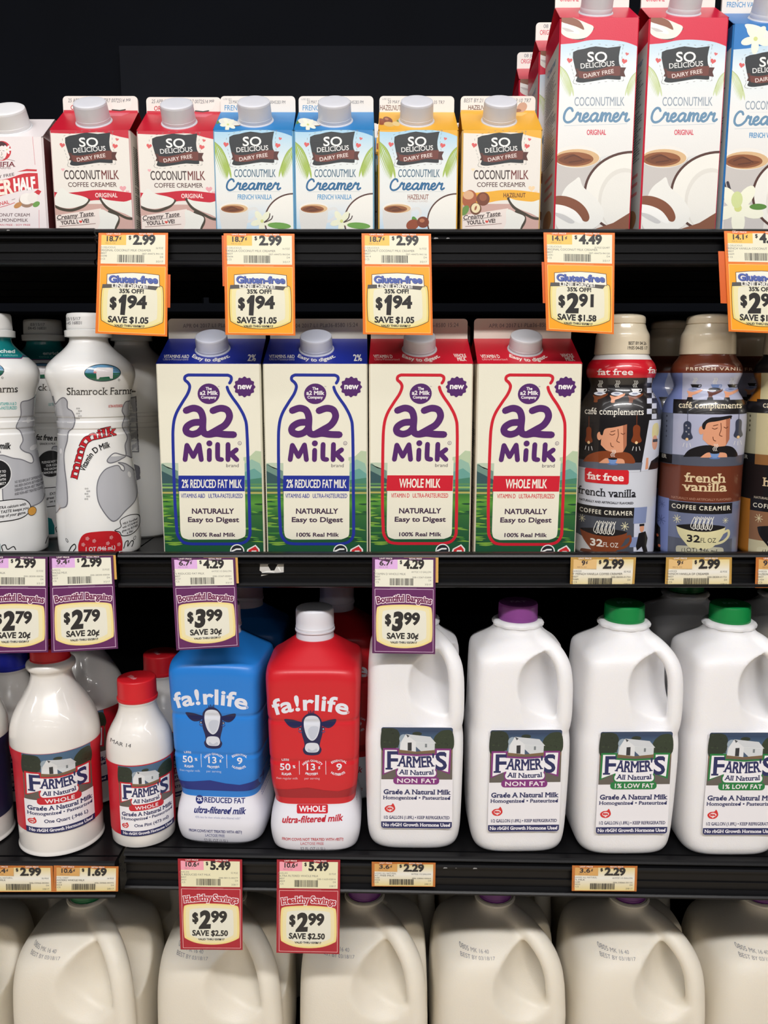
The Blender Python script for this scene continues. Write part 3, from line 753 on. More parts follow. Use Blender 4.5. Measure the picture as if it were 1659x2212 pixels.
# ---- white carton at the left edge
a = Art(); q = ((-306, 372), (308, 372), (-240, 1075), (366, 1075))
WC = (238, 230, 230); CR = (206, 48, 58)
a.rect(-400, 340, 420, 1200, WC)
a.stroke([(235, 290), (265, 585)], 3, (214, 120, 130)); a.stroke([(302, 935), (306, 1075)], 3, (214, 120, 130))
a.ell(0, 480, 76, 76, CR); a.ell(-4, 490, 46, 62, (244, 236, 232)); a.blob([(-60, 470), (-40, 420), (0, 408), (40, 430), (30, 450), (0, 440), (-30, 470), (-40, 520)], (70, 40, 44)); flower(a, 42, 470, 34, (246, 240, 238), 6)
a.strokes([[(-18, 480), (-6, 478)], [(10, 478), (22, 480)], [(2, 490), (4, 508), (-2, 512)], [(-10, 526), (2, 530), (14, 526)]], 3, (70, 40, 44))
a.strokes([[(-80, 566), (10, 540), (105, 556)]], 3, (120, 60, 66))
a.text('CALIFIA', 106, 600, 36, (122, 46, 56), al='r', w=250, b=.03, serif=True); a.text('FARMS', 76, 618, 14, (110, 70, 76), al='r', w=110)
a.text('DAIRY FREE', 105, 668, 22, (90, 74, 78), al='r', w=220, rot=-10, b=.02)
a.poly([(125, 640), (200, 618), (280, 622), (278, 636), (200, 634)], CR)
a.poly(spline([(-300, 740), (-100, 720), (60, 690), (180, 652), (286, 650)], 3) + spline([(296, 770), (200, 775), (60, 810), (-100, 850), (-300, 870)], 3), CR); a.poly([(290, 775), (318, 790), (300, 818), (255, 800)], CR)
a.text('BETTER', 92, 802, 104, (248, 240, 226), al='r', w=360, b=.05, rot=-8); a.text('HALF', 272, 770, 92, (250, 246, 244), al='r', w=170, b=.05, rot=-6)
a.text('ORIGINAL', 68, 884, 26, CR, al='r', w=180, rot=-12, b=.03); a.stroke([(88, 856), (112, 848)], 4, (150, 120, 124)); a.strokes([[(-60, 925), (30, 905), (110, 878)]], 4, CR)
a.ell(205, 860, 62, 56, (160, 130, 110)); a.ell(205, 848, 56, 44, (246, 242, 236)); a.ell(250, 840, 40, 44, (240, 236, 230), 20, 30); a.ell(135, 898, 34, 20, (196, 140, 84), 18, -30); a.ell(280, 890, 30, 20, (110, 160, 80), 14, -30)
a.text('COCONUT CREAM', 232, 985, 24, (104, 76, 80), al='r', w=330, b=.02); a.text('ALMONDMILK', 216, 1026, 24, (104, 76, 80), al='r', w=250, b=.02); a.text('CARRAGEENAN FREE - SOY FREE', 236, 1058, 14, (200, 90, 104), al='r', w=400, b=.02)
zc = un(60, 290, YF)[1]
rf = Art(); rf.strokes([[(0, 1), (1, 1)]], .01, WC)
carton('creamer_carton', 'white almond and coconut carton with red banner cut off by the left edge', .0695, .0695, zc - D1 - .002, .0235, 0, (un(92, 300, YF)[0] - .0695/2, YF + .0695/2, D1), {'front': (a, q, .0133)}, .0165, .0165, .52, .002, side=(96, 30, 34), roof=WC, edge=(236, 228, 228), capcol=(240, 240, 242), group='small creamer cartons')
# ================================================================ price tags
TW, TH = 600, 880                                        # design units of a tag with its sale flap; the label alone is 272 high
def label_art(frame, cream, unitc, unit, price, lines, seed, rim=None, unit_col=(60, 50, 50)):
    a = Art()
    a.rect(0, 0, TW, 275, frame)
    a.grad(26, 18, 578, 268, [(0, cream[0]), (.45, cream[1]), (1, cream[2])])
    a.rect(26, 18, 240, 106, unitc)
    for x0, t in ((130, 'UNIT PRICE'), (410, 'RETAIL PRICE')):
        a.poly([(x0 - 75, 8), (x0 + 75, 8), (x0 + 75, 20), (x0, 34), (x0 - 75, 20)], frame)
        a.text(t, x0, 16, 13, (240, 230, 225), w=120, b=.03)
    K = (40, 38, 38)
    a.text(unit, 118, 72, 42, unit_col, w=min(34*len(unit), 115), b=.055); a.text('\u00a2', 118 + min(34*len(unit), 115)/2 + 14, 56, 26, unit_col, b=.05)
    a.text('PER FL OZ', 105, 96, 13, mix(unitc, (90, 60, 60), .45), w=88)
    a.text('$', 272, 56, 30, K, b=.06); a.text(price, 395, 98, 76, K, w=190, b=.07, sh=.02)
    G = (105, 103, 98)
    a.text(lines[0], 12, 134, 15, mix(G, cream[1], .25), al='l', w=11.5*len(lines[0])); a.text(lines[1], 560, 138, 15, G, al='r', w=11*len(lines[1])); a.text(lines[2], 14, 160, 18, G, al='l', w=min(15.2*len(lines[2]), 470))
    a.text(lines[3], 12, 184, 15, G, al='l', w=64); a.text(lines[4], 8, 208, 14, G, al='l', w=70); a.text(lines[5], 12, 234, 15, G, al='l', w=52)
    a.text(lines[6], 560, 187, 14, G, al='r', w=180); a.text('D4', 560, 214, 15, G, al='r', w=28); a.text(lines[7], 560, 252, 15, G, al='r', w=62)
    r = random.Random(seed); x = 168; vs, fs = [], []
    while x < 392:
        wd = r.choice([2.5, 2.5, 4.5, 7]); o = len(vs); vs += [(x, 190), (x+wd, 190), (x+wd, 255), (x, 255)]; fs.append((o, o+1, o+2, o+3)); x += wd + r.choice([2.5, 3.5, 5])
    a.raw(vs, fs, C(K))
    return a
def flap_art(kind, dollars, cents, save, valid):
    a = Art()
    K = (42, 40, 40)
    P = {'orange': ((232, 120, 32), (250, 168, 34), (248, 206, 130)), 'purple': ((88, 34, 84), (98, 36, 92), (226, 196, 222)), 'red': ((160, 30, 44), (172, 32, 48), (240, 190, 190))}[kind]
    a.rect(0, 275, TW, TH, P[0]); a.rect(26, 290, 580, 862, P[1])
    for p, q in (((26, 290), (580, 290)), ((580, 290), (580, 862)), ((580, 862), (26, 862)), ((26, 862), (26, 290))): a.stroke([p, q], 4, P[2])
    a.strokes([[(170, 280), (420, 280)]], 3, mix(P[0], (255, 255, 255), .4))
    body = [(66, 452), (150, 440), (300, 434), (450, 440), (540, 452), (562, 480), (568, 600), (566, 740), (545, 772), (440, 812), (300, 826), (160, 812), (62, 772), (44, 740), (40, 600), (46, 480)]
    rim = (96, 62, 40) if kind == 'orange' else (238, 214, 140)
    sm = spline(body, 4, True); a.poly(sm, (238, 220, 136) if kind == 'orange' else (240, 222, 150)); a.stroke(sm, 5 if kind == 'orange' else 8, rim, closed=True)
    cr = ((238, 228, 172), (234, 231, 208)) if kind == 'orange' else ((238, 226, 178), (232, 230, 214))
    k = .93; c0 = (304, 630); a.poly([(c0[0] + (x - c0[0])*k, c0[1] + (y - c0[1])*k) for x, y in sm], cr[0])
    k = .80; a.poly([(c0[0] + (x - c0[0])*k, c0[1] + (y - c0[1])*k) for x, y in sm], cr[1])
    if kind == 'orange':
        bn = [(84, 360), (200, 348), (306, 344), (412, 348), (528, 360), (534, 460), (306, 448), (84, 448)]
        a.poly(bn, (246, 240, 226)); a.stroke(bn, 5, (90, 70, 60), closed=True)
        a.text('Gluten-free', 308, 430, 58, (240, 236, 232), w=420, b=.12); a.text('Gluten-free', 311, 432, 56, (50, 60, 120), w=414, b=.075); a.text('Gluten-free', 306, 428, 56, (84, 104, 176), w=414, b=.06)
        a.poly([(48, 448), (300, 440), (520, 462), (500, 490), (290, 470), (44, 482)], (88, 86, 84))
        a.text('LINE DRIVE!', 280, 474, 28, (240, 238, 230), w=310, b=.06, serif=True)
        a.text('35% OFF!', 296, 520, 34, K, w=212, b=.06, jit=.03)
    else:
        t, wd = ('Bountiful Bargains', 520) if kind == 'purple' else ('Healthy Savings', 510)
        a.text(t, 303, 402, 58, (242, 226, 232), w=wd, b=.16, serif=True, arc=1500); a.text(t, 303, 402, 58, (110, 36, 78) if kind == 'purple' else (178, 40, 52), w=wd, b=.05, serif=True, arc=1500)
    dx, dy = (0, 0) if kind == 'orange' else (8, -38)
    one = dollars == '1'
    a.text('$', 142 + dx, 648 + dy, 86, K, b=.075, w=56); (a.poly([(186, 584), (222, 536), (252, 532), (256, 540), (243, 712), (203, 710), (209, 602), (196, 612)], K) if one else None); (None if one else a.text(dollars, 228 + dx, 702 + dy, 154, K, b=.085, sh=.12, w=102, jit=.04))
    a.text(cents, (340 if one else 366) + dx, 645 + dy, 100, K, b=.07, w=165 if one else 152, sh=.06, jit=.04)
    a.text(save, 272 + dx*2, (776 if kind == 'orange' else 742), 50, K, w=342 if len(save) > 8 else 300, b=.06, sh=.04, jit=.03)
    a.text('VALID THRU ' + valid, 284 + dx*2, (812 if kind == 'orange' else 786), 17, K, w=252, b=.07, jit=.05)
    return a
CREAMS = {'orange': ((236, 222, 152), (234, 231, 206), (236, 222, 150)), 'purple': ((236, 222, 170), (232, 230, 212), (240, 222, 150)), 'red': ((236, 218, 150), (232, 226, 190), (236, 214, 130)), 'tan': ((226, 206, 140), (234, 232, 222), (222, 204, 138))}
FR = {'orange': (232, 120, 32), 'purple': (82, 32, 80), 'red': (158, 30, 44), 'tan': (186, 146, 72), 'rust': (190, 112, 48)}
UN = {'orange': (246, 196, 92), 'purple': (222, 176, 226), 'red': (240, 160, 176), 'tan': (224, 186, 126), 'rust': (214, 164, 96)}
def tag(name, label, quad, kind, lab, flap=None, Y=.7325, group=None, back=None, bow=.002, seed=1, cat='price tag'):
    """card in the channel; quad: corners on the photo of the whole card (tl, tr, bl, br)"""
    tl, tr, bl, br = quad
    cxp, cyp = (tl[0]+tr[0])/2, (tl[1]+tr[1])/2
    ox, oz = un(cxp, cyp, Y)
    t = thing(name, label, cat, (ox, Y, oz), 0, group)
    Ht = TH if flap else 272
    def world(s, u, lift):
        yy = Y - (.004 * u + bow * math.sin(math.pi*u) if flap else bow*.3*math.sin(math.pi*s)) + 0
        a = (tl[0] + (tr[0]-tl[0])*s, tl[1] + (tr[1]-tl[1])*s); c = (bl[0] + (br[0]-bl[0])*s, bl[1] + (br[1]-bl[1])*s)
        X, Z = un(a[0] + (c[0]-a[0])*u, a[1] + (c[1]-a[1])*u, yy)
        return (X - ox, yy - Y - lift, Z - oz)
    def sheet(b, u0, u1, col, off=0.0, s0=0., s1=1., ds=0, du=0):
        n = 12; vs = []; fs = []
        for i in range(n + 1):
            u = u0 + (u1-u0)*i/n
            for s in (s0, s1): vs.append(world(s + ds, u + du, off))
            for s in (s0, s1): vs.append(world(s + ds, u + du, off - .0004))
        for i in range(n):
            o = 4*i; fs += [(o, o+4, o+5, o+1), (o+2, o+3, o+7, o+6), (o, o+2, o+6, o+4), (o+1, o+5, o+7, o+3)]
        fs += [(0, 1, 3, 2), (4*n, 4*n+2, 4*n+3, 4*n+1)]
        b.add(vs, fs, C(col), M_TAG)
    ul = 275 / Ht if flap else 1.0
    fr = FR[kind]
    a = label_art(fr, CREAMS['tan' if kind == 'rust' else kind], UN[kind], lab[0], lab[1], lab[2], seed)
    b = MB(); sheet(b, 0, ul, fr)
    cell = 36 if flap else None
    a.face = Vector((0, -1, 0)); a.emit(b, lambda x, y, l: world(min(max(x/TW, 0), 1), y/Ht, l), M_TAG, cell=cell, smooth=False, dl=.00002)
    b.build('price_label', t)
    if flap:
        a = flap_art(kind, *flap); b = MB(); sheet(b, ul + .0005, 1, fr)
        a.face = Vector((0, -1, 0)); a.emit(b, lambda x, y, l: world(x/TW, y/Ht, l), M_TAG, cell=cell, dl=.00002)
        b.build('sale_flap', t)
    if back:
        s0, s1, u0, u1, bc = back
        b = MB(); sheet(b, u0, u1, bc, off=-.0009, s0=s0, s1=s1); b.build('backing_card', t)
    return t
gO, gP, gR, gL = 'orange sale tags', 'purple sale tags', 'red sale tags', 'channel price labels'
OB = (214, 96, 32)
v, ol = '03/08/17', lambda n, i, c: ['SO DELICIOUS', '16 FOZ', n, 'NBEST', i, '12 CS', c, '3/2/17']
tag('price_tag', 'orange $1.94 sale tag under the small red-topped creamers', ((213, 503), (363, 503), (206, 720), (361, 727)), 'orange', ('18.7', '2.99', ol('ORIGINAL COCONUT MILK CREAMER', '155598', '007-44473-94110')), ('1', '94', 'SAVE $1.05', v), group=gO, back=(.5, 1.035, .40, .72, OB), seed=1)
tag('price_tag', 'orange $1.94 sale tag under the small blue-topped creamers', ((483, 504), (636, 505), (487, 723), (638, 725)), 'orange', ('18.7', '2.99', ol('VANILLA COCONUT MILK CREAMER', '155606', '007-44473-94104')), ('1', '94', 'SAVE $1.05', v), group=gO, back=(-.03, .5, .02, .52, OB), seed=2)
tag('price_tag', 'orange $1.94 sale tag under the small yellow-topped creamers', ((781, 504), (931, 505), (784, 722), (935, 724)), 'orange', ('18.7', '2.99', ol('HAZELNUT COCONUT MILK CREAMER', '155614', '007-44473-94116')), ('1', '94', 'SAVE $1.05', v), group=gO, seed=3)
ql = lambda n, i, c: ['SO DELICIOUS', '32 FOZ QUART', n, 'NBEST', i, '12 CS', c, '3/2/17']
tag('price_tag', 'orange $2.91 sale tag under the first tall red-topped creamer', ((1174, 502), (1328, 503), (1180, 714), (1326, 722)), 'orange', ('14.1', '4.49', ql('ORIGINAL COCONUT MILK CREAMER', '153591', '007-44473-94120')), ('2', '91', 'SAVE $1.58', v), group=gO, back=(-.035, .5, .30, .72, OB), seed=4)
tag('price_tag', 'orange $2.91 sale tag cut off by the right edge', ((1564, 499), (1717, 500), (1574, 716), (1722, 722)), 'orange', ('14.1', '4.49', ql('FRENCH VANILLA COCONUT MILK', '152609', '007-44473-94121')), ('2', '91', 'SAVE $1.58', v), group=gO, back=(-.09, .5, .20, .72, OB), seed=5)
v = '03/29/17'; TB = (214, 166, 86)
tag('price_tag', 'purple $2.79 sale tag cut off by the left edge', ((-38, 1201), (103, 1203), (-38, 1412), (104, 1409)), 'purple', ('9.4', '2.99', ['SHAMROCK', '32 FOZ', 'FAT FREE MILK', 'NBEST', '131321', '8 CS', '000-28300-00036', '3/2/17']), ('2', '79', 'SAVE 20\u00a2', v), group=gP, seed=6, Y=.7305)
tag('price_tag', 'purple $2.79 sale tag hanging in front of the red-capped quart', ((106, 1202), (244, 1200), (111, 1410), (255, 1401)), 'purple', ('9.4', '2.99', ['SHAMROCK', '32 FOZ', 'WHOLE MILK', 'NBEST', '131313', '8 CS', '000-28300-00030', '3/2/17']), ('2', '79', 'SAVE 20\u00a2', v), group=gP, back=(.5, 1.035, .0, .26, TB), seed=7, Y=.7305)
tag('price_tag', 'purple $3.99 sale tag hanging in front of the blue bottle', ((370, 1205), (508, 1205), (381, 1405), (517, 1397)), 'purple', ('6.7', '4.29', ['A2', '64 FOZ 1/2 GALLON', '2% REDUCED FAT MILK', 'NBEST', '165137', '6 CS', '008-13267-02001', '3/2/17']), ('3', '99', 'SAVE 30\u00a2', v), group=gP, back=(.5, 1.035, .0, .29, TB), seed=8)
tag('price_tag', 'purple $3.99 sale tag covering the cap of the first white jug', ((804, 1204), (941, 1205), (804, 1411), (940, 1413)), 'purple', ('6.7', '4.29', ['A2', '64 FOZ 1/2 GALLON', 'VITAMIN D WHOLE MILK', 'NBEST', '165145', '6 CS', '008-13267-02000', '3/2/17']), ('3', '99', 'SAVE 30\u00a2', v), group=gP, back=(.5, 1.045, .0, .26, TB), seed=9)
sl = lambda n, i, c: ['SHAMROCK', '32 FOZ', n, 'NBEST', i, '8 CS', c, '12/8/16']
tag('price_label', 'cream $2.99 label in the channel under the red-collared creamer bottle', ((1233, 1204), (1374, 1204), (1231, 1268), (1370, 1268)), 'tan', ('9', '2.99', sl('FF FRENCH VANILLA COFFEE CREAMER', '778389', '000-28300-01723')), group=gL, seed=10)
tag('price_label', 'cream $2.99 label in the channel under the brown-collared creamer bottle', ((1439, 1204), (1581, 1204), (1436, 1268), (1580, 1268)), 'tan', ('9', '2.99', sl('FRENCH VANILLA DF CREAMER', '461426', '000-28300-01721')), group=gL, seed=11)
tag('price_label', 'cream and rust label in the channel cut off by the right edge', ((1633, 1204), (1774, 1205), (1631, 1269), (1774, 1269)), 'rust', ('9.4', '2.99', sl('HAZELNUT DF CREAMER', '461434', '000-28300-01722')), group=gL, seed=12)
Yl = .7235
tag('price_label', 'rust framed $2.99 label at the left end of the lower shelf channel', ((-28, 1870), (114, 1871), (-26, 1926), (116, 1926)), 'rust', ('9.4', '2.99', ['FARMERS ALL NATURAL', '32 FOZ', 'WHOLE MILK', 'ROYALCREST', '10001', '6 CS', '006-33066-00380', '2/8/17']), group=gL, seed=13, Y=Yl)
tag('price_label', 'rust framed $1.69 label under the small red-capped pint', ((116, 1870), (256, 1872), (116, 1926), (255, 1925)), 'rust', ('10.6', '1.69', ['ROYAL CREST', '16 FOZ', 'FARMERS WHOLE MILK', 'ROYALCREST', '10024', '9 CS', '006-33066-00395', '2/8/17']), group=gL, seed=14, Y=Yl)
def L3(px): return lip3(un(px, 1880, .735)[0]) - .003
v = '03/08/17'
tag('price_tag', 'red $2.99 sale tag below the blue bottle', ((384, 1855), (523, 1857), (390, 2051), (524, 2052)), 'red', ('10.6', '5.49', ['FAIRLIFE', '52 FOZ', '2% REDUCED FAT MILK', 'NBEST', '168431', '6 CS', '008-08312-00277', '2/28/17']), ('2', '99', 'SAVE $2.50', v), group=gR, seed=15, Y=L3(455))
tag('price_tag', 'red $2.99 sale tag below the red bottle', ((598, 1857), (735, 1858), (597, 2058), (733, 2061)), 'red', ('10.6', '5.49', ['FAIRLIFE', '52 FOZ', 'ULTRA FILTERED WHOLE MILK', 'NBEST', '168829', '6 CS', '008-11620-02016', '2/28/17']), ('2', '99', 'SAVE $2.50', v), group=gR, seed=16, Y=L3(665))
fl = lambda n, c: ['FARMERS ALL NATURAL', '64 FOZ 1/2 GALLON', n, 'ROYALCREST', '10022', '9 CS', c, '2/8/17']
tag('price_label', 'rust framed $2.29 label under the purple-capped white jugs', ((803, 1862), (941, 1864), (803, 1914), (940, 1915)), 'rust', ('3.6', '2.29', fl('FAT FREE MILK', '006-33066-00063')), group=gL, seed=17, Y=L3(872))
tag('price_label', 'rust framed $2.29 label under the green-capped white jugs', ((1236, 1870), (1377, 1871), (1235, 1924), (1375, 1925)), 'rust', ('3.6', '2.29', fl('1% MILK', '006-33066-00135')), group=gL, seed=18, Y=L3(1306))
# ================================================================ middle shelf
def zof(py, Y): return un(0, py, Y)[1]
# ---- half gallon cartons with the outlined milk bottle
PUR, CRM = (82, 34, 104), (234, 231, 212)
def bottle_carton_art(base, red):
    q = ((40, 392), (795, 388), (110, 1803), (828, 1803))
    a = Art()
    a.rect(-20, 370, 900, 1950, CRM)
    a.poly([(0, 1130), (120, 1128), (205, 1130), (205, 1400), (0, 1400)], (186, 202, 178)); a.poly([(0, 1140), (90, 1135), (130, 1170), (200, 1190), (210, 1400), (0, 1400)], (110, 142, 130)); a.poly([(0, 1190), (110, 1210), (215, 1260), (215, 1400), (0, 1400)], (52, 84, 88))
    a.poly([(680, 1085), (730, 1075), (770, 1035), (810, 1040), (900, 1080), (900, 1400), (680, 1400)], (184, 202, 168)); a.poly([(680, 1140), (740, 1100), (800, 1130), (900, 1170), (900, 1400), (680, 1400)], (146, 184, 166)); a.poly([(680, 1200), (760, 1170), (900, 1210), (900, 1400), (680, 1400)], (104, 160, 150)); a.poly([(680, 1260), (900, 1240), (900, 1400), (680, 1400)], (70, 128, 104))
    for y, c in ((1285, (90, 140, 90)), (1310, (140, 176, 96)), (1335, (60, 100, 70)), (1350, (176, 170, 90))):
        for x0, x1 in ((0, 205), (690, 900)): a.rect(x0, y, x1, y + 14, c)
    a.grad(-20, 1368, 900, 1950, [(0, (52, 112, 46)), (.12, (84, 146, 54)), (.25, (46, 104, 46)), (.45, (30, 88, 48)), (.75, (22, 80, 50)), (1, (20, 74, 46))])
    rnd = random.Random(3); G = [(98, 156, 56), (28, 82, 46), (62, 124, 50), (20, 68, 44), (122, 164, 60)]
    for i in range(46):
        y = rnd.uniform(1380, 1790); x = rnd.choice([rnd.uniform(60, 200), rnd.uniform(700, 820), rnd.uniform(60, 820) if y > 1725 else 90]); L = rnd.uniform(20, 90)
        a.blob([(x - L, y), (x - L*.3, y - 6), (x + L, y + rnd.uniform(-6, 10)), (x, y + 8)], rnd.choice(G), 3)
    a.poly([(202, 1120), (688, 1110), (698, 1640)] + spline([(698, 1650), (690, 1695), (640, 1718)], 5) + spline([(280, 1720), (235, 1700), (220, 1650)], 5), CRM)
    a.rect(204, 1225, 690, 1345, base)
    ol = spline([(578, 530), (590, 508), (588, 484), (566, 472)], 4) + spline([(272, 472), (250, 484), (248, 508), (272, 530), (284, 560), (268, 612), (228, 678), (184, 760), (164, 850), (163, 1000), (178, 1400), (193, 1620), (205, 1690), (246, 1742), (310, 1754)], 5) + spline([(640, 1754), (694, 1738), (726, 1690), (728, 1600), (718, 1250), (706, 890), (690, 790), (648, 706), (598, 636), (570, 590), (560, 560)], 5)
    a.stroke(ol, 22, base)
    a.ell(424, 610, 82, 76, PUR)
    for t, y, h, wd in (('The', 581, 20, 44), ('a2 Milk', 617, 28, 130), ('Company', 645, 19, 114)): a.text(t, 424, y, h, (240, 236, 236), w=wd, b=.05)
    a.text('TM', 497, 560, 7, PUR)
    p = []
    for i in range(96):
        t = 2*math.pi*i/96; r = 72 + 5*math.cos(12*t); p.append((688 + r*math.cos(t)*1.05, 558 + r*math.sin(t)))
    a.poly(p, PUR); a.text('new', 688, 573, 42, (244, 240, 240), w=104, b=.05)
    a.strokes([[(258, 735), (310, 717), (358, 732), (381, 785), (381, 870), (394, 905), (428, 913), (480, 905), (540, 912), (608, 914)],
               [(376, 822), (310, 826), (262, 858), (262, 895), (304, 912), (350, 898), (380, 865)],
               [(455, 735), (510, 717), (560, 730), (578, 780), (548, 838), (490, 876), (428, 912)]], 51, PUR, k=7)
    a.strokes([[(252, 1104), (265, 995)], [(265, 995), (312, 1080)], [(312, 1080), (354, 992)], [(354, 992), (371, 1104)], [(430, 1032), (430, 1104)], [(491, 988), (491, 1075), (497, 1098), (520, 1102)], [(567, 988), (567, 1104)], [(628, 1028), (573, 1072)], [(590, 1060), (632, 1104)]], 36, PUR)
    a.ell(430, 980, 22, 22, PUR)
    a.ell(653, 978, 14, 14, PUR); a.ell(653, 978, 11, 11, CRM); a.text('R', 653, 985, 12, PUR)
    a.text('brand', 600, 1160, 26, (70, 54, 74), w=96)
    W = (238, 236, 224)
    if red: a.text('WHOLE MILK', 447, 1318, 66, W, w=300, b=.025)
    else: a.text('2% REDUCED FAT MILK', 448, 1318, 62, W, w=440, b=.02)
    a.text('VITAMIN D   ULTRA-PASTEURIZED' if red else 'VITAMINS A&D   ULTRA-PASTEURIZED', 450, 1396, 32, base, w=420 if red else 454, b=.015)
    K = (62, 40, 66)
    a.text('NATURALLY', 456, 1517, 38, K, w=308, b=.05); a.text('Easy to Digest', 460, 1582, 36, K, w=376, b=.05); a.text('100% Real Milk', 462, 1696, 29, K, w=316, b=.05)
    a.ell(636, 1808, 52, 52, (240, 240, 236)); a.ell(636, 1808, 44, 44, (34, 40, 44)); a.stroke([(600, 1810), (630, 1795), (660, 1795)], 12, (240, 240, 236))
    a.poly([(700, 1830), (710, 1795), (770, 1760), (800, 1795), (802, 1830)], (236, 232, 228)); a.poly([(712, 1830), (720, 1800), (768, 1772), (790, 1800), (792, 1830)], (206, 44, 48)); a.poly([(735, 1830), (742, 1806), (775, 1806), (780, 1830)], (236, 232, 228))
    rf = Art(); rq = ((92, 186), (828, 190), (40, 392), (795, 388)); rf.rect(-20, 150, 900, 410, base)
    rf.text('VITAMIN D' if red else 'VITAMINS A&D', 82, 346, 26, W, al='l', w=188 if not red else 140, b=.02); rf.text('Ultra-Pasteurized', 80, 364, 15, mix(base, W, .8), al='l', w=188)
    rf.text('Easy to digest.', 432, 372, 26, W, w=300, b=.04, arc=-300)
    if red:
        rf.text('WHOLE', 725, 338, 26, W, w=90, b=.03); rf.text('MILK', 728, 366, 26, W, w=66, b=.03)
    else: rf.text('2%', 736, 366, 48, W, w=62, b=.03)
    f = Art(); fq = ((88, 48), (826, 62), (92, 186), (828, 190)); f.text('APR 04 2017 L1 PL#36-8580 15:24', 480, 112, 26, (120, 118, 120), w=560, sp=.04)
    return {'front': (a, q, .0075), 'roof': (rf, rq), 'fin': (f, fq)}
YA = .757; WA = .0938; HA = zof(786, YA) - D2
sideA = fine_print((84, 76, 70), 60, 21, x0=.1, x1=.9, y0=.3, y1=.97); sideA.rect(.2, .06, .7, .2, (206, 176, 130))
NB, NR = (26, 44, 148), (204, 24, 46)
xa = lambda px: un(px, 900, YA)[0]
gA = 'half gallon cartons with a drawn bottle'
c_b = carton('milk_carton', 'cream half gallon carton with blue roof, the one nearer the white bottles', WA, .0938, HA, .0238, .0185, (xa(453), YA + .047, D2), bottle_carton_art(NB, False), .0150, .0135, .43, -.0005, side=(226, 222, 202), roof=NB, finc=(226, 222, 210), side_art=sideA, group=gA, capcol=(204, 208, 222))
dup(c_b, (xa(682), YA + .047, D2), 0, 'cream half gallon carton with blue roof standing next to a red-roofed one')
c_r = carton('milk_carton', 'cream half gallon carton with red roof standing next to a blue-roofed one', WA, .0938, HA, .0238, .0185, (xa(909), YA + .049, D2), bottle_carton_art(NR, True), .0150, .0135, .43, -.0005, side=(230, 220, 200), roof=NR, finc=(232, 222, 208), side_art=sideA, group=gA, capcol=(214, 214, 218))
dup(c_r, (xa(1141), YA + .045, D2), 0, 'cream half gallon carton with red roof beside the red-collared creamer bottle')
dup(c_r, (xa(909) + .013, YA + .047 + .105, D2), 0, 'half gallon carton in shade behind the two red-roofed ones')

# ---- bottles turned from a measured outline
def bottle(name, label, cat, loc, rotz, parts, group=None):
    """parts: (part name, profile keys, material, artwork, mapping, cell)"""
    t = thing(name, label, cat, loc, rotz, group)
    for pn, keys, mat, art, mp, cell in parts:
        b = MB(); b.loft(smooth_profile(keys), mat, 96)
        if art:
            fine = MB(); fine.loft(smooth_profile(keys, 8), mat, 360); bv = fine.bvh(); art.face = Vector((0, -1, 0)); art.emit(b, on_surface(bv, mp), mat, cell=cell, smooth=True, base=.00010, dl=.000022)
        b.build(pn, t)
    return t
def face_cam(x, y): return -math.atan2(x, y)
class Scale:
    """crop pixels of one bottle -> its own millimetres"""
    def __init__(s, off, sc, base_z, Yc, xc, ref_py):
        s.off, s.sc, s.bz, s.Yc, s.xc = off, sc, base_z, Yc, xc
        s.k = kpx(ref_py, Yc) / sc
    def z(s, cy, Y=None): return max(zof(s.off[1] + cy / s.sc, Y or s.Yc) - s.bz, 0.0)
    def r(s, hw): return hw * s.k
    def front(s, Y, kf=1.0):
        def mp(cx, cy):
            return (cx - s.xc(cy)) * s.k * kf, s.z(cy, Y)
        return mp
# sculpted white bottles at the left
S = Scale((0, 660), 4.0229, D2, .750 + .0415, lambda y: 802 + (y - 590) * .0772, 930)
S.k *= .95                                                # it stands well off the lens axis, which widens it in the photo
Wt = (236, 236, 234)
Yc = .7915
def sham_parts(band, art):
    code = Art(); g = (120, 120, 124)
    for i, t in enumerate(('03/15/17', '04-45 168031')): code.text(t, 640 if not band else 700, 130 + i*36, 26, g, w=(130, 165)[i], b=.02)
    K = lambda cy, hw, sharp=False, col=Wt: (S.z(cy), S.r(hw), S.r(hw), 2, col, sharp)
    low = [(0, S.r(340), S.r(340), 2, Wt, True), (.0025, S.r(362), S.r(362), 2, Wt, False)]
    body = low + [K(1950, 370), K(1800, 371), K(1650, 364), K(1480, 346), K(1300, 326), K(1140, 317), K(1105, 315, True), K(1095, 307, True), K(1060, 305, True), K(1050, 314, True), K(1000, 316, True), K(990, 309, True), K(965, 309, True), K(955, 318, True), K(860, 328), K(760, 346), K(680, 372), K(620, 387), K(570, 386), K(510, 360), K(450, 300), K(400, 240), K(350, 190, False, band or Wt), K(320, 170, True), K(290, 165, True), K(275, 165, True)]
    if band: body = [(z, a, b, n, (Wt if z < S.z(452) else (24, 128, 130)), sh) for z, a, b, n, c, sh in body]
    ring = [K(282, 170, True), K(276, 203, True), K(222, 205, True), K(214, 186, True)]
    capk = [K(216, 178, True), K(205, 184, True), K(90, 180, True), K(74, 172, True), K(70, 150, True)]
    return [('bottle_body', body, M_GLOSS, art, S.front(Yc - .030, .96), 14), ('neck_ring', ring, M_GLOSS, None, None, None), ('cap', capk, M_CAP, code, S.front(Yc - .014, .98), 14)]
def drip(a, pts, edge=(120, 120, 128), fill=(188, 189, 194)):
    p = spline(pts, 5, True); a.poly(p, fill); a.stroke(p, 9, edge, closed=True)
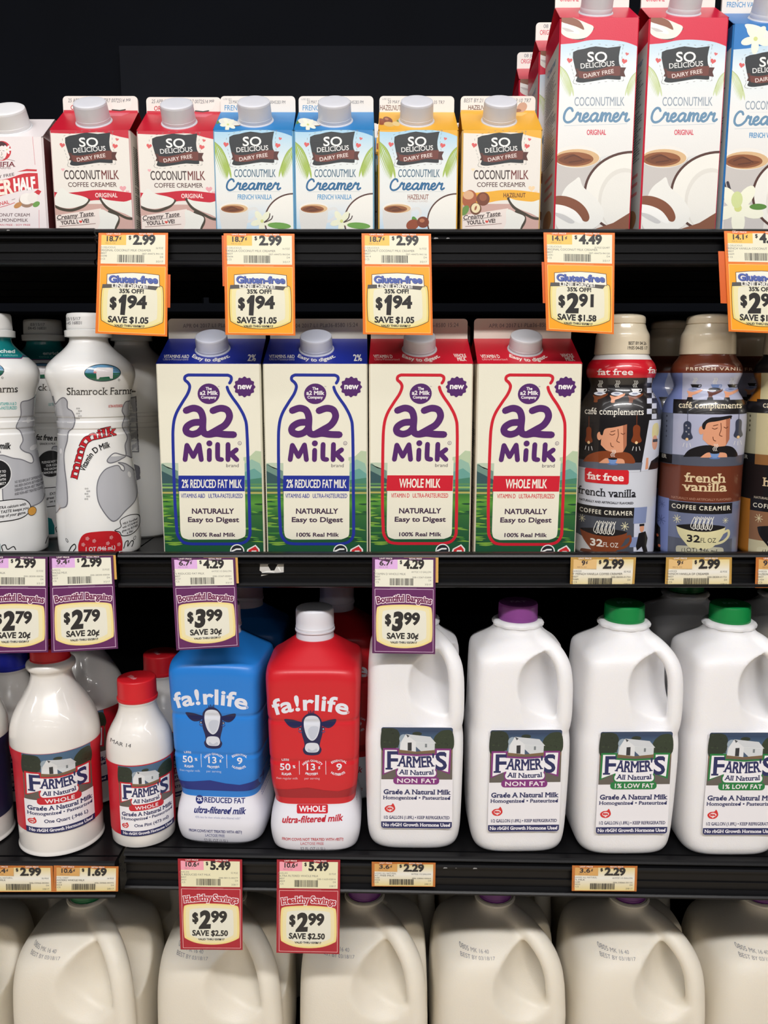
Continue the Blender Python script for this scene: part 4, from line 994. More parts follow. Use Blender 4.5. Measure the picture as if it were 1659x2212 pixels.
def sham_word(a, x, y):
    a.ell(x + 5, y - 190, 158, 76, (20, 34, 40), 40); a.ell(x + 5, y - 190, 152, 70, (104, 158, 196), 40)
    a.poly([(x + 5 + 151*math.cos(R(t)), y - 190 + 69*math.sin(R(t))) for t in range(0, 181, 9)], (34, 104, 74)); a.strokes([[(x - 130, y - 185), (x + 140, y - 175)], [(x - 120, y - 215), (x + 130, y - 205)]], 5, (60, 100, 130))
    a.poly([(x - 70, y - 226), (x - 40, y - 236), (x + 92, y - 236), (x + 92, y - 140), (x + 70, y - 140), (x + 60, y - 158), (x - 20, y - 152), (x - 30, y - 136), (x - 46, y - 136), (x - 52, y - 190), (x - 76, y - 190)], (232, 228, 228)); a.ell(x - 62, y - 194, 14, 8, (214, 130, 130))
    a.ell(x + 148, y - 128, 9, 9, (70, 70, 70)); a.ell(x + 148, y - 128, 6, 6, Wt)
    a.text('Shamrock Farms', x - 10, y, 62, (52, 50, 52), w=585, b=.008, serif=True)
aw = Art()
drip(aw, [(470, 850), (500, 860), (540, 815), (575, 800), (605, 830), (610, 890), (650, 920), (675, 985), (660, 1060), (620, 1100), (610, 1180), (585, 1280), (590, 1400), (612, 1560), (618, 1720), (560, 1760), (480, 1760)])
drip(aw, [(1110, 850), (1150, 840), (1200, 850), (1230, 1300), (1190, 1350), (1150, 1330), (1090, 1310), (1030, 1290), (990, 1310), (960, 1350), (985, 1372), (1040, 1365), (1090, 1345), (1130, 1320), (1120, 1230), (1140, 1160), (1090, 1060), (1110, 980), (1085, 920)])
drip(aw, [(1000, 1405), (1060, 1400), (1090, 1440), (1115, 1450), (1110, 1410), (1060, 1375), (1140, 1400), (1230, 1500), (1240, 1700), (1130, 1800), (1050, 1870), (990, 1850), (900, 1720), (875, 1600), (890, 1500), (940, 1430)])
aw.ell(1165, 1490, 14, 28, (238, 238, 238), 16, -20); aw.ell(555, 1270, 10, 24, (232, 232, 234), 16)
sham_word(aw, 900, 775)
aw.text('ULTRA-PASTEURIZED', 1025, 888, 22, (206, 92, 88), w=128, b=.02)
def arcword(a, t, p0, p1, p2, h, col, w, **kw):
    """letters along a bent line through three points"""
    pts = spline([p0, ((p0[0]+p1[0])/2 - 8, (p0[1]+p1[1])/2), p1, ((p1[0]+p2[0])/2, (p1[1]+p2[1])/2 - 10), p2], 10)
    ln = [0]
    for i in range(1, len(pts)): ln.append(ln[-1] + math.hypot(pts[i][0]-pts[i-1][0], pts[i][1]-pts[i-1][1]))
    tot = ln[-1]; sub = Art(); sub.text(t, 0, 0, h, col, al='l', w=tot, **kw)
    vs, fs, c = sub.ops[-1]; nv = []
    for s, y in vs:
        s = min(max(s, 0), tot - 1e-3); i = max(j for j in range(len(ln)) if ln[j] <= s); i = min(i, len(pts) - 2)
        u = (s - ln[i]) / (ln[i+1] - ln[i]); dx, dy = pts[i+1][0]-pts[i][0], pts[i+1][1]-pts[i][1]; L = math.hypot(dx, dy)
        nv.append((pts[i][0] + dx*u - dy/L*y*1.0, pts[i][1] + dy*u + dx/L*y))
    for q in sub.ops[:-1]: pass
    a.raw(nv, fs, c)
for bb, cc in ((.085, (70, 34, 40)), (.02, (206, 40, 50))): arcword(aw, 'mmmilk', (700, 1505), (790, 1190), (1040, 1130), 78, cc, 0, b=bb, serif=True)
arcword(aw, 'Vitamin D Milk', (765, 1438), (850, 1290), (985, 1235), 50, (48, 46, 48), 0, b=.03)
for y0 in (900, 1590): 
    for i in range(5): aw.text('88', 700 + (i % 2)*16 + (85 if y0 > 1000 else 0), y0 + 22*i, 14, (160, 160, 160), w=34)
aw.poly(spline([(724, 2140), (722, 2060), (760, 1980), (840, 1955), (1000, 1955), (1080, 1985), (1112, 2060), (1112, 2140)], 5), (204, 34, 42))
for fx, fy in ((800, 2010), (860, 2032), (1010, 2012), (765, 2062), (980, 2060), (1080, 2080)):
    for i in range(5): aw.ell(fx + 10*math.cos(i*1.257), fy + 10*math.sin(i*1.257), 7, 7, (240, 190, 190), 8); aw.ell(fx + 10*math.cos(i*1.257), fy + 10*math.sin(i*1.257), 4, 4, (204, 34, 42), 8)
aw.text('1 QT (946 mL)', 915, 2118, 34, (240, 232, 232), w=270, b=.03)
bl = spline([(1040, 1955), (1095, 1930), (1090, 1870), (1180, 1842), (1268, 1870), (1270, 1960), (1200, 2010), (1110, 2010), (1085, 1975)], 5, True)
aw.poly(bl, (240, 240, 240)); aw.stroke(bl, 7, (34, 34, 36), closed=True)
for i, t in enumerate(('MILK Fortified', 'with VITAMINS', 'gives my BONES', 'a life!')): aw.text(t, 1180, 1908 + 30*i, 19, (60, 58, 60), w=(140, 145, 150, 60)[i], rot=-8, b=.03, sh=.15)
aw.strokes([[(640, 2130), (660, 2085), (690, 2060), (700, 2090), (680, 2120)], [(1125, 2120), (1140, 2070), (1165, 2065), (1160, 2110), (1195, 2070), (1215, 2085), (1200, 2120)]], 8, (44, 44, 46)); aw.ell(620, 2035, 10, 20, (60, 60, 62), 14, -30); aw.ell(620, 2035, 6, 15, (232, 232, 232), 14, -30); aw.ell(1225, 2052, 12, 18, (60, 60, 62), 14, 30); aw.ell(1225, 2052, 8, 13, (232, 232, 232), 14, 30)
aw.text('0/15/17', 690, 138, 30, (120, 120, 122), w=100)
sx0 = un(203, 930, Yc)[0]
bw = bottle('milk_bottle', 'sculpted white milk bottle with red lettering, beside the first blue-roofed carton', 'bottle', (sx0, Yc, D2), face_cam(sx0, Yc), sham_parts(None, aw), 'sculpted white milk bottles')
at = Art(); dx = 812                                     # the teal-necked bottle: its artwork measured against the same outline
o_ = lambda pts: [(x + dx, y) for x, y in pts]
at.poly(o_([(-420, 452), (215, 452), (250, 430), (330, 430), (330, 300), (-420, 300)]), (24, 130, 132)); at.stroke(o_([(-420, 458), (220, 456), (240, 430), (300, 430), (345, 448)]), 8, (110, 50, 110))
at.text('enriched', 170 + dx, 408, 30, (220, 240, 238), al='r', w=240, b=.07); at.text('twice the calcium', 192 + dx, 438, 20, (130, 200, 198), al='r', w=300, b=.03)
sham_word(at, -88 + dx, 755)
at.text('VITAMIN A & D', 182 + dx, 868, 26, (90, 186, 182), al='r', w=145, b=.02); at.text('ULTRA-PASTEURIZED', 186 + dx, 905, 26, (90, 186, 182), al='r', w=205, b=.02)
drip(at, o_([(220, 850), (290, 830), (350, 800), (390, 770), (420, 800), (430, 1200), (450, 1500), (440, 1700), (340, 1760), (100, 1760), (60, 1500), (20, 1330), (60, 1300), (150, 1330), (230, 1350), (310, 1390), (335, 1370), (310, 1310), (250, 1280), (215, 1240), (240, 1180), (215, 1100), (180, 1060), (220, 960)]))
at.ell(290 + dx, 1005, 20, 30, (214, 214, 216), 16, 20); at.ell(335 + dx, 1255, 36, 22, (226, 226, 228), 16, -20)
at.text('fat free milk', 128 + dx, 1250, 52, (40, 40, 42), al='r', w=260, b=.04, rot=4, sh=.12); at.text('GRADE A MILK', 55 + dx, 1282, 18, (70, 70, 72), al='r', w=150, b=.03)
at.ell(10 + dx, 1465, 135, 135, (230, 230, 230), 36); at.ell(10 + dx, 1465, 126, 126, (34, 34, 36), 36)
for i, t in enumerate(('PLEDGE NOT TO', 'OUR COWS', 'THE GROWTH', 'HORMONE rBST.*')): at.text(t, 95 + dx, 1450 + 34*i, 20, (224, 224, 224), al='r', w=(170, 130, 150, 180)[i], b=.04, rot=-4)
for i in range(4): at.text(('NO SIGNIFICANT DIFFERENCE', 'HAS BEEN SHOWN BETWEEN MILK', 'DERIVED FROM rBST TREATED', 'AND NON-rBST TREATED COWS.')[i], 170 + dx, 1550 + 34*i, 22, (104, 104, 108), al='l', w=(240, 270, 268, 255)[i], b=.03, rot=-5)
bl = spline(o_([(-200, 1720), (60, 1690), (230, 1690), (300, 1740), (300, 1800), (230, 1850), (60, 1868), (-200, 1868)]), 5, True); at.poly(bl, (238, 238, 238)); at.stroke(bl, 8, (36, 36, 38), closed=True)
for i, t in enumerate(('EXTRA calcium with', 'great TASTE keeps you', 'on top of your game.')): at.text(t, (268, 290, 268)[i] + dx, 1745 + 36*i, 23, (60, 58, 62), al='r', w=(270, 320, 270)[i], rot=-4, b=.04, sh=.15)
at.ell(322 + dx, 1805, 40, 40, (70, 50, 30)); at.ell(322 + dx, 1805, 35, 35, (226, 160, 52))
at.poly(o_([(-60, 2140), (-60, 1960), (20, 1990), (48, 2060), (50, 2140)]), (24, 130, 132))
at.strokes([o_(l) for l in ([(70, 2120), (60, 2080), (90, 2070), (110, 2110), (160, 2090), (180, 2120)], [(450, 2120), (470, 2080), (510, 2060), (500, 2100)])], 8, (44, 44, 46))
sx1 = un(0 - 4, 930, Yc)[0]
bt = bottle('milk_bottle', 'sculpted white milk bottle with teal neck band cut off by the left edge', 'bottle', (sx1, Yc, D2), face_cam(sx1, Yc), sham_parts((24, 128, 130), at), 'sculpted white milk bottles')
dup(bt, (sx1 + .012, Yc + .092, D2), R(28), 'teal-necked white bottle in shade behind the two white bottles')
dup(bw, (sx0 + .012, Yc + .094, D2), R(-70), 'white milk bottle in shade between the red-lettered bottle and the first carton')
# ---- coffee creamer bottles with dark printed sleeves
CC = (226, 214, 188)
S2 = Scale((1220, 660), 3.779, D2, .752 + .0388, lambda y: 1147 - (y - 240) * .030, 930)
Yk = .7908; S2.k *= .945
def cafe_parts(cols, art, white_ring=False, datecode=False, mp=None):
    """cols: list of (crop row at which it starts, colour), from the collar down"""
    K = lambda cy, hw, sh=False: [S2.z(cy), S2.r(hw), S2.r(hw), 2, None, sh]
    rows = [(0, 330, True), (.0025, 345, False)]
    body = [[0, S2.r(330), S2.r(330), 2, None, True], [.0025, S2.r(343), S2.r(343), 2, None, False]] + [K(cy, hw, sh) for cy, hw, sh in ((1950, 344, False), (1600, 342, False), (1300, 342, False), (1000, 347, False), (900, 345, False), (850, 338, False), (790, 320, False), (740, 294, False), (700, 268, False), (660, 256, False), (620, 264, False), (570, 284, False), (530, 289, False), (480, 275, False), (440, 245, False), (412, 226, True), (403, 222, True), (398, 222, True))]
    # a key at each change of colour
    zs = sorted([S2.z(cy, Yk - .03) for cy, c in cols])
    prof = smooth_profile([tuple(b) for b in body], 6)
    def at(z):
        for a, b in zip(prof, prof[1:]):
            if a[0] <= z <= b[0]: t = (z-a[0])/((b[0]-a[0]) or 1e-9); return a[1] + (b[1]-a[1])*t
        return prof[-1][1]
    ring = sorted(set([(p[0], p[1]) for p in prof] + [(z, at(z)) for z in zs]))
    def colour(z):
        for cy, c in cols:
            if S2.z(cy, Yk - .03) <= z + 1e-7: pass
        best = cols[0][1]
        for cy, c in cols:
            if z < S2.z(cy, Yk - .03) - 1e-7: best = c
        return best
    rings = [(z, r, r, 2, colour(z), 0, 0) for z, r in ring]
    capk = [(S2.z(cy), S2.r(hw), S2.r(hw), 2, CC, sh) for cy, hw, sh in ((402, 222, True), (398, 229, True), (385, 229, True), (255, 222, True), (235, 217, False), (195, 196, False), (158, 184, True), (156, 178, True), (152, 178, True), (150, 184, True), (112, 183, False), (92, 174, False), (78, 140, False), (70, 70, False), (68, 5, False))]
    return rings, capk
def cafe(name, label, loc, rotz, cols, art, group, code=None):
    rings, capk = cafe_parts(cols, art)
    t = thing(name, label, 'bottle', loc, rotz, group)
    b = MB(); b.loft(rings, M_SLEEVE, 96); fine = MB(); fine.loft(rings, M_SLEEVE, 360); bv = fine.bvh()
    if art: art.emit(b, on_surface(bv, S2.front(Yk - .030, .95)), M_SLEEVE, cell=12, smooth=True, base=.00010, dl=.000022)
    b.build('bottle_body', t)
    b = MB(); b.loft(smooth_profile(capk, 4), M_GLOSS, 72)
    if code:
        ca = Art(); fine = MB(); fine.loft(smooth_profile(capk, 4), M_GLOSS, 360); bc = fine.bvh()
        for i, l in enumerate(code): ca.text(l, 1272, 322 + i*38, 26, (70, 66, 60), w=(150, 170)[i], b=.02)
        ca.emit(b, on_surface(bc, S2.front(Yk - .018, .95)), M_GLOSS, cell=12, smooth=True, base=.0001)
    b.build('flip_cap', t)
    return t
INK, LAV, SKIN = (30, 28, 30), (176, 180, 204), (222, 158, 124)
def steam(a, x, y, k, col=(226, 226, 220)):
    for d in (-14, 0, 14): a.stroke([(x + d*k, y), (x + (d-9)*k, y - 20*k), (x + (d+7)*k, y - 40*k), (x + d*k, y - 62*k)], 4.5*k, col, curve=True)
def small_cup(a, x, y, k, ccol, scol, hcol, scup=True):
    if scup:
        a.poly([(x - 38*k, y - 34*k), (x + 38*k, y - 34*k), (x + 26*k, y - 4*k), (x - 22*k, y - 4*k)], ccol); a.stroke([(x + 36*k, y - 28*k), (x + 54*k, y - 30*k), (x + 50*k, y - 12*k), (x + 28*k, y - 8*k)], 6*k, ccol, curve=True)
    a.ell(x - 4*k, y + 10*k, 54*k, 16*k, scol); a.ell(x - 4*k, y + 8*k, 26*k, 7*k, mix(scol, (60, 70, 100), .5))
    a.poly(spline([(x - 66*k, y + 24*k), (x - 20*k, y + 34*k), (x + 30*k, y + 18*k), (x + 66*k, y + 6*k), (x + 60*k, y + 26*k), (x + 10*k, y + 52*k), (x - 20*k, y + 62*k), (x - 24*k, y + 84*k), (x - 56*k, y + 84*k), (x - 54*k, y + 54*k)], 3, True), hcol)
def big_cup(a, x, y, ccol, tcol, scol):
    """the large cup at the foot of the sleeve; x, y: middle of its rim"""
    a.blob([(x - 200, y + 166), (x - 120, y + 148), (x + 120, y + 148), (x + 195, y + 168), (x + 150, y + 240), (x - 150, y + 240)], scol)
    a.stroke([(x + 180, y + 40), (x + 228, y + 20), (x + 232, y + 66), (x + 190, y + 106), (x + 130, y + 122)], 20, ccol, curve=True)
    a.poly(spline([(x - 205, y - 8), (x - 185, y + 55), (x - 130, y + 118), (x - 70, y + 162), (x + 70, y + 162), (x + 140, y + 118), (x + 190, y + 45), (x + 205, y - 12)], 4), ccol)
    a.poly(spline([(x - 205, y - 8), (x - 60, y - 34), (x + 60, y - 36), (x + 205, y - 12), (x + 100, y + 20), (x, y + 26), (x - 110, y + 18)], 4, True), INK)
    a.strokes([[(x - 70 + 34*i, y + 4), (x - 82 + 34*i, y - 20), (x - 50 + 34*i, y - 90), (x - 40 + 34*i, y - 20), (x - 55 + 34*i, y + 10), (x - 62 + 34*i, y - 10), (x - 30 + 34*i, y - 95)] for i in range(5)], 5.5, (232, 230, 220))
    a.text('32', x - 58, y + 112, 54, tcol, w=116, b=.05, serif=True); a.text('FL OZ', x + 66, y + 112, 36, tcol, w=132, serif=True)
    a.text('(1QT) 946 mL', x, y + 190, 32, mix(scol, INK, .78), w=310, serif=True, arc=900)
def star(a, x, y, r, col):
    a.strokes([[(x + r*math.cos(t), y + r*math.sin(t)), (x - r*math.cos(t), y - r*math.sin(t))] for t in (0.2, .95, 1.7, 2.45)], r*.13, col)
def man(a, x, y, coat, hair=INK, table=True):
    """man bent over a small cup at a counter; x, y: chin"""
    a.poly(spline([(x - 250, y + 92), (x - 200, y + 30), (x - 90, y - 8), (x + 40, y - 10), (x + 150, y + 6), (x + 195, y + 80), (x + 100, y + 84), (x - 150, y + 84)], 5), coat)
    a.poly([(x - 95, y - 60), (x - 88, y - 160), (x - 60, y - 200), (x + 122, y - 250), (x + 122, y - 60), (x + 90, y - 5), (x + 20, y + 2), (x - 50, y - 18)], SKIN)
    a.ell(x - 108, y - 130, 20, 34, SKIN); a.poly([(x + 88, y - 244), (x + 122, y - 250), (x + 122, y - 60), (x + 96, y - 10)], (176, 112, 84))
    a.poly(spline([(x - 100, y - 148), (x - 96, y - 190), (x - 40, y - 232), (x + 40, y - 240), (x + 128, y - 252), (x + 124, y - 232), (x + 20, y - 206), (x - 60, y - 190), (x - 80, y - 140)], 4, True), hair)
    a.strokes([[(x + 48, y - 190), (x + 52, y - 140), (x + 40, y - 96), (x + 62, y - 84)], [(x - 20, y - 150), (x, y - 142), (x + 22, y - 152)], [(x + 74, y - 158), (x + 92, y - 150), (x + 106, y - 160)], [(x - 12, y - 78), (x - 6, y - 54), (x + 12, y - 46)], [(x - 12, y - 168), (x + 24, y - 178)]], 6, (110, 62, 44))
    a.poly(spline([(x - 110, y + 90), (x - 60, y + 52), (x - 20, y + 48), (x + 90, y + 50), (x + 110, y + 86)], 4), SKIN)
    a.ell(x + 8, y + 92, 44, 10, (92, 120, 172)); a.poly([(x - 32, y + 48), (x + 48, y + 48), (x + 34, y + 82), (x + 22, y + 92), (x - 6, y + 92), (x - 20, y + 82)], (116, 148, 200)); a.ell(x + 8, y + 50, 38, 8, INK)
    steam(a, x + 12, y + 34, .9, (236, 230, 222))
def lamp(a, x, y, h, wd, col):
    a.stroke([(x, y - 90), (x, y)], 4, col)
    a.poly(spline([(x - wd*.5, y + h*.1), (x, y - h*.04), (x + wd*.5, y + h*.1), (x + wd*.5, y + h*.55), (x + wd*.75, y + h*.88), (x, y + h), (x - wd*.75, y + h*.88), (x - wd*.5, y + h*.55)], 4, True), col)
    a.ell(x, y + h*.96, 12, 12, (236, 200, 150)); a.strokes([[(x - 24, y + h + 26), (x - 32, y + h + 56)], [(x, y + h + 30), (x, y + h + 60)], [(x + 24, y + h + 26), (x + 32, y + h + 56)]], 5, (226, 226, 226))
# fat free: drawn with the same outline, shifted from its place in the photograph
D = 692
fa = Art(); X = lambda x: x + D
fa.rect(X(210), 412, X(690), 440, (230, 228, 224))
fa.text('fat free', X(400), 566, 48, (246, 236, 232), w=300, b=.02, serif=True); fa.text('fat', X(725), 552, 48, (246, 236, 232), w=100, b=.02, serif=True)
for i in range(4):                                      # chequered strip on the right
    for j in range(2): fa.rect(X(668 + 42*j), 590 + 84*i + (42 if j else 0), X(710 + 42*j), 632 + 84*i + (42 if j else 0), (206, 210, 226))
for x, hc, wc in ((275, (120, 66, 40), True), (420, SKIN, False), (570, (120, 66, 40), True)):
    steam(fa, X(x), 668, .9); small_cup(fa, X(x), 712, .95, (226, 226, 226), (214, 218, 226), hc, wc)
fa.text('caf\u00e9 complements', X(392), 890, 52, (236, 232, 220), w=505, serif=True)
fa.rect(X(88), 935, X(690), 1278, INK); fa.poly([(X(690), 935), (X(800), 935), (X(800), 1345), (X(625), 1345)], (214, 218, 232))
lamp(fa, X(182), 1000, 130, 44, (128, 62, 34)); lamp(fa, X(585), 975, 145, 58, (128, 62, 34))
fa.poly([(X(60), 1272), (X(640), 1276), (X(628), 1352), (X(60), 1335)], (92, 98, 112)); man(fa, X(382), 1196, (132, 66, 36))
fa.poly(spline([(X(722), 980), (X(760), 960), (X(775), 1000), (X(770), 1060), (X(720), 1080)], 3, True), (226, 214, 150)); fa.ell(X(742), 1120, 24, 60, SKIN); fa.rect(X(724), 1092, X(766), 1116, INK); fa.poly([(X(690), 1340), (X(715), 1270), (X(790), 1230), (X(790), 1340)], INK); fa.poly([(X(664), 1336), (X(672), 1240), (X(690), 1240), (X(690), 1330)], SKIN)
fa.rect(X(60), 1336, X(622), 1352, (206, 210, 220))
fa.rrect(X(150), 1336, X(528), 1452, 16, (208, 36, 46)); fa.text('fat free', X(332), 1424, 56, (246, 234, 230), w=312, b=.03, serif=True)
fa.text('french vanilla', X(342), 1556, 62, (40, 40, 46), w=500, b=.02, serif=True); fa.text('NATURALLY AND ARTIFICIALLY FLAVORED', X(336), 1612, 17, (60, 60, 66), w=470, b=.05)
fa.rect(X(60), 1640, X(580), 1730, INK); fa.text('COFFEE CREAMER', X(335), 1702, 34, (226, 222, 206), w=460, b=.03, sp=.12)
fa.rect(X(60), 1724, X(580), 2100, (74, 78, 88)); fa.poly([(X(580), 1640), (X(690), 1640), (X(680), 1770), (X(574), 1770)], (132, 146, 186)); fa.poly([(X(560), 1880), (X(640), 1880), (X(640), 1960), (X(545), 1960)], (132, 146, 186))
star(fa, X(130), 1756, 30, (226, 220, 180)); star(fa, X(502), 1790, 34, (226, 220, 180))
fa.blob([(X(60), 1900), (X(200), 1930), (X(320), 1990), (X(330), 2080), (X(60), 2080)], (206, 206, 206))
big_cup(fa, X(318), 1850, (128, 66, 38), (232, 226, 214), (104, 58, 38))
fa.poly([(X(622), 1850), (X(680), 1840), (X(700), 1900), (X(690), 1960), (X(720), 2080), (X(690), 2080), (X(650), 1960), (X(610), 1990), (X(600), 1950)], INK); fa.ell(X(648), 1812, 18, 32, SKIN); fa.rect(X(626), 1776, X(668), 1794, INK)
ffc = [(440, (206, 28, 44)), (590, INK), (1340, (208, 212, 222)), (1645, (206, 210, 226))]
xf = un(1335.6, 925, Yk)[0]; gC = 'coffee creamer bottles'
cafe('creamer_bottle', 'coffee creamer bottle with red collar and man in brown beside the last carton', (xf, Yk, D2), face_cam(xf, Yk), [(403, (232, 230, 226))] + ffc, fa, gC, ('BEST BY 04 26', '19:05 04-05 17'))
# french vanilla
va = Art()
PB = (124, 138, 190); BRN = (108, 54, 36)
va.rect(780, 550, 945, 770, PB)
va.text('FRENCH VANILLA', 1240, 530, 26, (224, 206, 180), w=540, b=.02, sp=.12)
for x, cc, hc in ((1050, INK, SKIN), (1215, (112, 134, 180), (96, 52, 40)), (1350, INK, SKIN)):
    steam(va, x, 640, .8); small_cup(va, x, 676, .95, cc, (150, 160, 196) if cc == INK else INK, hc); va.poly([(x - 58, 750), (x - 16, 750), (x - 6, 800), (x - 70, 800)], INK)
va.rect(770, 770, 1480, 884, INK); va.rect(770, 770, 875, 884, PB); va.text('caf\u00e9 complements', 1180, 838, 50, (232, 220, 190), w=520, serif=True)
va.rect(760, 884, 878, 1225, (120, 128, 150)); va.rect(760, 1225, 878, 1300, INK); va.text('ER', 805, 1262, 30, (210, 206, 196), w=44, b=.05)
for i in range(5): va.ell(822, 910 + i*42, 5, 9, (60, 66, 84), 10)
lamp(va, 1000, 950, 148, 62, (58, 64, 84)); lamp(va, 1415, 930, 148, 50, (58, 64, 84))
for dx, dy in ((-10, 30), (12, 50), (-8, 80), (14, 100)): star(va, 1000 + dx, 950 + dy, 8, (226, 226, 230))
va.rect(878, 1222, 1500, 1306, (84, 88, 102)); man(va, 1222, 1146, INK)
va.stroke([(1330, 900), (1352, 905), (1350, 920)], 8, INK)
va.text('french', 1160, 1436, 70, (222, 200, 160), w=332, b=.03, serif=True); va.text('vanilla', 1160, 1508, 66, (222, 200, 160), w=360, b=.03, serif=True); va.text('NATURALLY AND ARTIFICIALLY FLAVORED', 1130, 1584, 18, (170, 122, 100), w=500, b=.03)
va.rect(760, 1590, 862, 2100, PB); star(va, 800, 1650, 28, (80, 92, 140)); star(va, 795, 1780, 40, (80, 92, 140)); va.poly([(752, 1820), (790, 1850), (800, 2080), (745, 2080)], INK); va.ell(765, 1920, 12, 12, (224, 120, 80)); va.ell(785, 2000, 12, 12, (224, 120, 80))
va.rect(862, 1606, 1390, 1692, INK); va.text('COFFEE CREAMER', 1130, 1662, 34, (232, 226, 206), w=490, b=.03, sp=.12)
star(va, 935, 1748, 34, (226, 220, 180)); star(va, 1338, 1746, 24, (226, 220, 180)); va.rect(862, 1900, 1400, 2100, (92, 96, 110))
big_cup(va, 1135, 1810, (224, 216, 168), (40, 38, 38), (192, 188, 164))
fvc = [(403, BRN), (550, LAV), (770, INK), (884, LAV), (1225, (84, 88, 102)), (1306, BRN), (1600, (112, 120, 148))]
xv = un(1517.7, 925, Yk)[0]
cv = cafe('creamer_bottle', 'coffee creamer bottle with brown collar and man in black, beside the red-collared one', (xv, Yk, D2), face_cam(xv, Yk), fvc, va, gC)
# hazelnut at the right edge
ha = Art(); AMB = (186, 118, 40)
ha.rect(780, 550, 905, 790, AMB); ha.rect(905, 550, 1480, 790, (206, 194, 150)); ha.rect(880, 770, 1480, 880, INK); ha.text('caf\u00e9 complements', 1190, 838, 50, (232, 220, 190), w=520, serif=True)
ha.rect(760, 884, 885, 1225, (178, 172, 140)); ha.rect(760, 1225, 885, 1310, INK); ha.text('ER', 800, 1272, 30, (210, 206, 196), w=44, b=.05)
for i in range(4): ha.ell(830, 912 + i*40, 7, 11, (90, 84, 60), 10)
ha.rect(885, 1225, 1480, 1310, (150, 104, 60)); ha.text('hazelnut', 1160, 1480, 66, (222, 200, 160), w=400, b=.03, serif=True); ha.text('NATURALLY AND ARTIFICIALLY FLAVORED', 1140, 1590, 18, (190, 180, 160), w=500, b=.03)
ha.rect(760, 1600, 862, 2100, AMB); ha.text('COFFEE CREAMER', 1130, 1662, 34, (232, 226, 206), w=490, b=.03, sp=.12); ha.rect(862, 1700, 1480, 1930, (146, 104, 74)); star(ha, 940, 1750, 34, (226, 214, 170)); ha.rect(862, 1930, 1480, 2100, (206, 196, 160)); big_cup(ha, 1135, 1830, INK, (230, 224, 210), (214, 206, 172))
xh = un(1700, 925, Yk)[0]
ch = cafe('creamer_bottle', 'coffee creamer bottle with amber stripe cut off by the right edge', (xh, Yk + .002, D2), face_cam(xh, Yk), [(403, INK), (550, AMB), (770, INK), (884, (206, 194, 150)), (1225, INK), (1600, INK), (1692, (146, 104, 74))], ha, gC)
dup(cv, (.296, Yk + .088, D2), R(20), 'brown-collared creamer bottle in shade, seen between the red-collared and the front brown-collared one')
dup(cv, (.378, Yk + .092, D2), R(8), 'brown-collared creamer bottle in shade, seen left of the one at the right edge')
